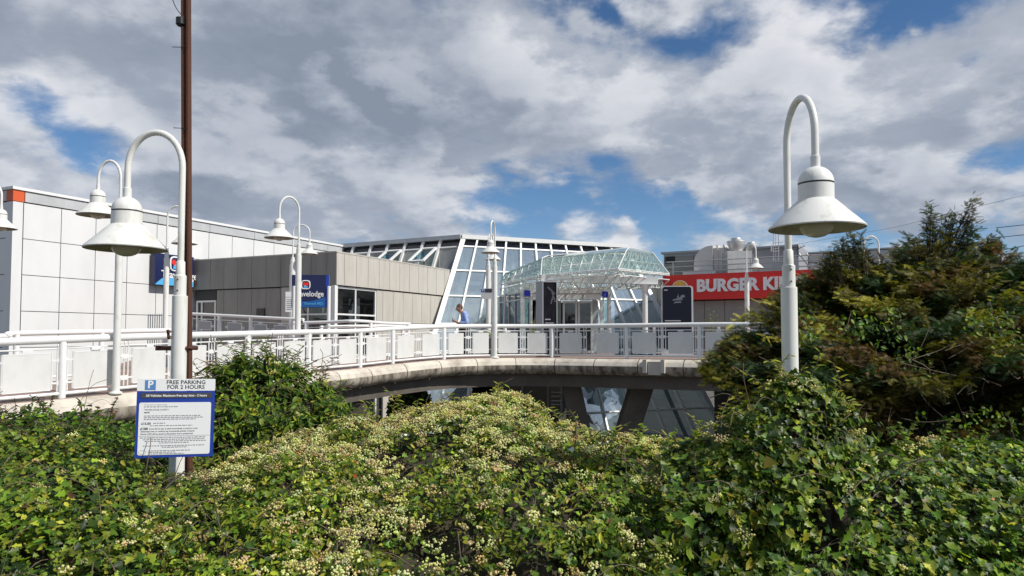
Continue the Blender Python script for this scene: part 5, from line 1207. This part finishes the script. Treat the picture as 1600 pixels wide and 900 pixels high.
# ------------------------------------------------------------------ conifer
def conifer():
    ctr = P(1440, 640, 9.6); o = thing('conifer', 'large spreading conifer with olive and golden feathery sprays beside the ivy mound', 'tree', (ctr.x, ctr.y, -2.8))
    trunk = MB(); base = Vector((ctr.x, ctr.y, -2.9))
    trunk.tube(smooth_path([base, base + Vector((.08, 0, 1.2)), base + Vector((-.05, .1, 2.4)), P(1445, 420, 9.7)], 5), [.16 - .007 * i for i in range(16)], 8); trunk.build('trunk', M['twig'], o, True)
    top = [(1095, 575), (1130, 545), (1150, 505), (1185, 480), (1215, 464), (1242, 446), (1265, 430), (1288, 405), (1325, 386), (1345, 392), (1370, 402), (1400, 394), (1432, 368), (1452, 346), (1490, 350), (1505, 368), (1520, 352), (1538, 380), (1565, 390), (1600, 396), (1700, 398), (1780, 430)]
    bot = [(1095, 580), (1130, 590), (1170, 625), (1230, 680), (1340, 712), (1780, 712)]
    ends = []
    for ci in range(250):
        px = rng.uniform(1100, 1780); yt = np.interp(px, [a for a, b in top], [b for a, b in top]) + 16 * noise.noise((px / 38, 2.2, 0)); yb = np.interp(px, [a for a, b in bot], [b for a, b in bot])
        f = rng.random() ** 1.45; py = yt + 8 + (yb - yt) * f; tone = rng.random()
        e = min(1, f * 2.2) * np.clip((px - 1095) / 160, 0, 1); Yc = 9.6 - 1.9 * e * rng.uniform(.3, 1)
        sx = rng.uniform(14, 34) * (.5 if px < 1160 else 1); tilt_ = rng.normal(0, .3) - .25 * np.sign(px - 1440)
        for _ in range(int(rng.integers(7, 16))):
            dx = rng.normal(0, sx); x_ = max(px + dx, 1098); ends.append((x_, max(py + dx * tilt_ * .6 + rng.normal(0, 7), np.interp(x_, [a for a, b in top], [b for a, b in top]) - 4), Yc + rng.normal(0, .1), f + 10 * tone if False else f, tone, px))
    tips = [(1330, 362, 9.0), (1318, 372, 9.1), (1300, 388, 9.1), (1345, 368, 9.1), (1290, 398, 9.2), (1452, 320, 9.4), (1458, 335, 9.4), (1480, 330, 9.5), (1492, 332, 9.5), (1470, 350, 9.4), (1521, 308, 9.5), (1519, 330, 9.5), (1523, 350, 9.5), (1545, 372, 9.4), (1556, 360, 9.4), (1568, 378, 9.4), (1585, 392, 9.4), (1430, 372, 9.3), (1415, 380, 9.3), (1400, 388, 9.3), (1108, 556, 9.3), (1122, 540, 9.3), (1165, 598, 9.3), (1175, 612, 9.2), (1240, 470, 9.1), (1255, 455, 9.0)]
    for a in tips:
        for _ in range(4): ends.append((a[0] + rng.normal(0, 3.5), a[1] + abs(rng.normal(0, 5)), a[2] + rng.normal(0, .05), -1, .9, 0))
    br = MB(); pts = []; nr = []; yd = []; sz = []; ti = []
    GOLD = np.array((.235, .215, .028)); OLV = np.array((.095, .085, .02)); DKG = np.array((.024, .05, .016)); BRZ = np.array((.10, .06, .02))
    for px, py, Y, f, tone, _cx in ends:
        e = P(px, py, Y); h = rng.uniform(.25, .75)
        a = base.lerp(P(1445, 430, 9.7), max(.1, min(.98, (e.z + 2.9 - .5) / 4.2)))
        if f == -1 and px > 1400: a = P(px * .5 + 725, py + 75, 9.55)
        elif f == -1: a = P(px + (1300 - px) * .25 + 20, py + 60, 9.3)
        mid = a.lerp(e, .6) + Vector((0, 0, .10 if f >= 0 else .0)); cv = smooth_path([a, mid, e], 5); pth = Path(cv)
        if rng.random() < .35 or f == -1: br.tube(cv, [(.011 if f >= 0 else .006) - (.0009 if f >= 0 else .0004) * i for i in range(len(cv))], 4, False)
        L = pth.len; use = min(L * .6, .85)
        bc = GOLD if tone < .20 else (OLV if tone < .50 else (DKG if tone < .88 else BRZ))
        if f == -1: bc = OLV * .8 if rng.random() < .6 else DKG
        nfr = int(use / (.024 if f >= 0 else .014))
        for k in range(nfr):
            l = L - use * (k / nfr); p_ = pth.at(l); t = pth.dir(max(l, .1)); s_ = 1 if k % 2 else -1
            sd = t.cross(Vector((0, 0, 1)));  sd = sd.normalized() if sd.length > .1 else Vector((1, 0, 0))
            yv = t * .9 + sd * s_ * .75 + Vector(rng.normal(0, .3, 3)) + Vector((0, 0, -.05))
            pts.append(p_ + Vector(rng.normal(0, .03, 3))); yd.append(yv); nr.append(Vector((0, -.25, 1)) + Vector(rng.normal(0, .45, 3)))
            sz.append(rng.uniform(.06, .135) * (.8 if f == -1 else 1)); ti.append(bc * np.exp(rng.normal(0, .28)) * (1.25 if k < nfr * .3 else .85))
    tag(br.build('branch', M['twig'], o), kind='stuff')
    scatter('foliage', np.array(pts), np.array(nr), sz, FROND, M['needle'], np.clip(np.array(ti), .004, .5), o, ydir=np.array(yd))
    # ivy leaves and bare twigs low in the crown
    n = 2600; px = rng.uniform(1240, 1720, n); py = rng.uniform(480, 690, n); k = vnoise(np.column_stack([px / 90, py / 90, 0 * px]), 1.0, 3) > .02; px, py = px[k], py[k]
    p_ = np.array([P(a, b, rng.uniform(7.6, 8.2)) for a, b in zip(px, py)])
    scatter('ivy_foliage', p_, rng.normal(0, .5, (len(p_), 3)) + np.array([.2, -.6, .5]), rng.uniform(.04, .08, len(p_)), OVATE, M['leaf'], np.clip(mixcol([G_MD, G_LT, G_DK], [3, 2, 3], len(p_)), .004, .5), o)
    tw = MB()
    for _ in range(36):
        x, y = rng.uniform(1330, 1600), rng.uniform(520, 680); a = P(x, y, 7.75); e = a + Vector((rng.normal(.1, .25), rng.normal(0, .1), rng.normal(.15, .25))); tw.tube(smooth_path([a, a.lerp(e, .5) + Vector(rng.normal(0, .05, 3)), e], 4), rng.uniform(.002, .005), 4, False)
    tag(tw.build('bare_twig', M['twig'], o), kind='stuff')
    return o
conifer()
# sapling seen through the rail below the fascia
q = P(1112, 505, 23.5); sp_ = thing('sapling', 'thin pale sapling before the grey wall under the red fascia', 'plant', (q.x, q.y, DECK))
MB().tube([(q.x, q.y, DECK), (q.x, q.y, .6)], .012, 5).build('stem', M['twig'], sp_)
n = 150; d = rng.normal(0, 1, (n, 3)) * np.array([.16, .12, .28]) + np.array([q.x, q.y, .35]); scatter('foliage', d, rng.normal(0, 1, (n, 3)), rng.uniform(.05, .09, n), LANCE, M['leaf'], mixcol([(.16, .18, .08), G_LT], [1, 1], n), sp_)
# teal plastic scrap in the ivy
pb, nb = B_left.surf(np.array([218.0]), np.array([.17]), .04); q = Vector(pb[0])
tb = MB(); nn = 9
for i in range(nn):
    for j in range(5): tb.v.append(q + Vector(((i / 8 - .5) * .15, -.02 + .03 * math.sin(i * 1.3 + j), (j / 4 - .5) * .09 + .02 * math.sin(i * .9 + j * 1.7))))
tb.f = [(i * 5 + j, (i + 1) * 5 + j, (i + 1) * 5 + j + 1, i * 5 + j + 1) for i in range(nn - 1) for j in range(4)]
tag(tb.build('plastic_bag', M['teal'], None, True), 'scrap of teal plastic caught low in the ivy under the parking sign', 'bag')

# ------------------------------------------------------------------ lettering becomes plain meshes
bpy.context.view_layer.update()
dg = bpy.context.evaluated_depsgraph_get()
for o in [o for o in bpy.data.objects if o.type == 'FONT']:
    me = bpy.data.meshes.new_from_object(o.evaluated_get(dg)); n = bpy.data.objects.new('lettering', me); C.objects.link(n)
    n.parent = o.parent; n.matrix_basis = o.matrix_basis.copy()
    bpy.data.objects.remove(o)
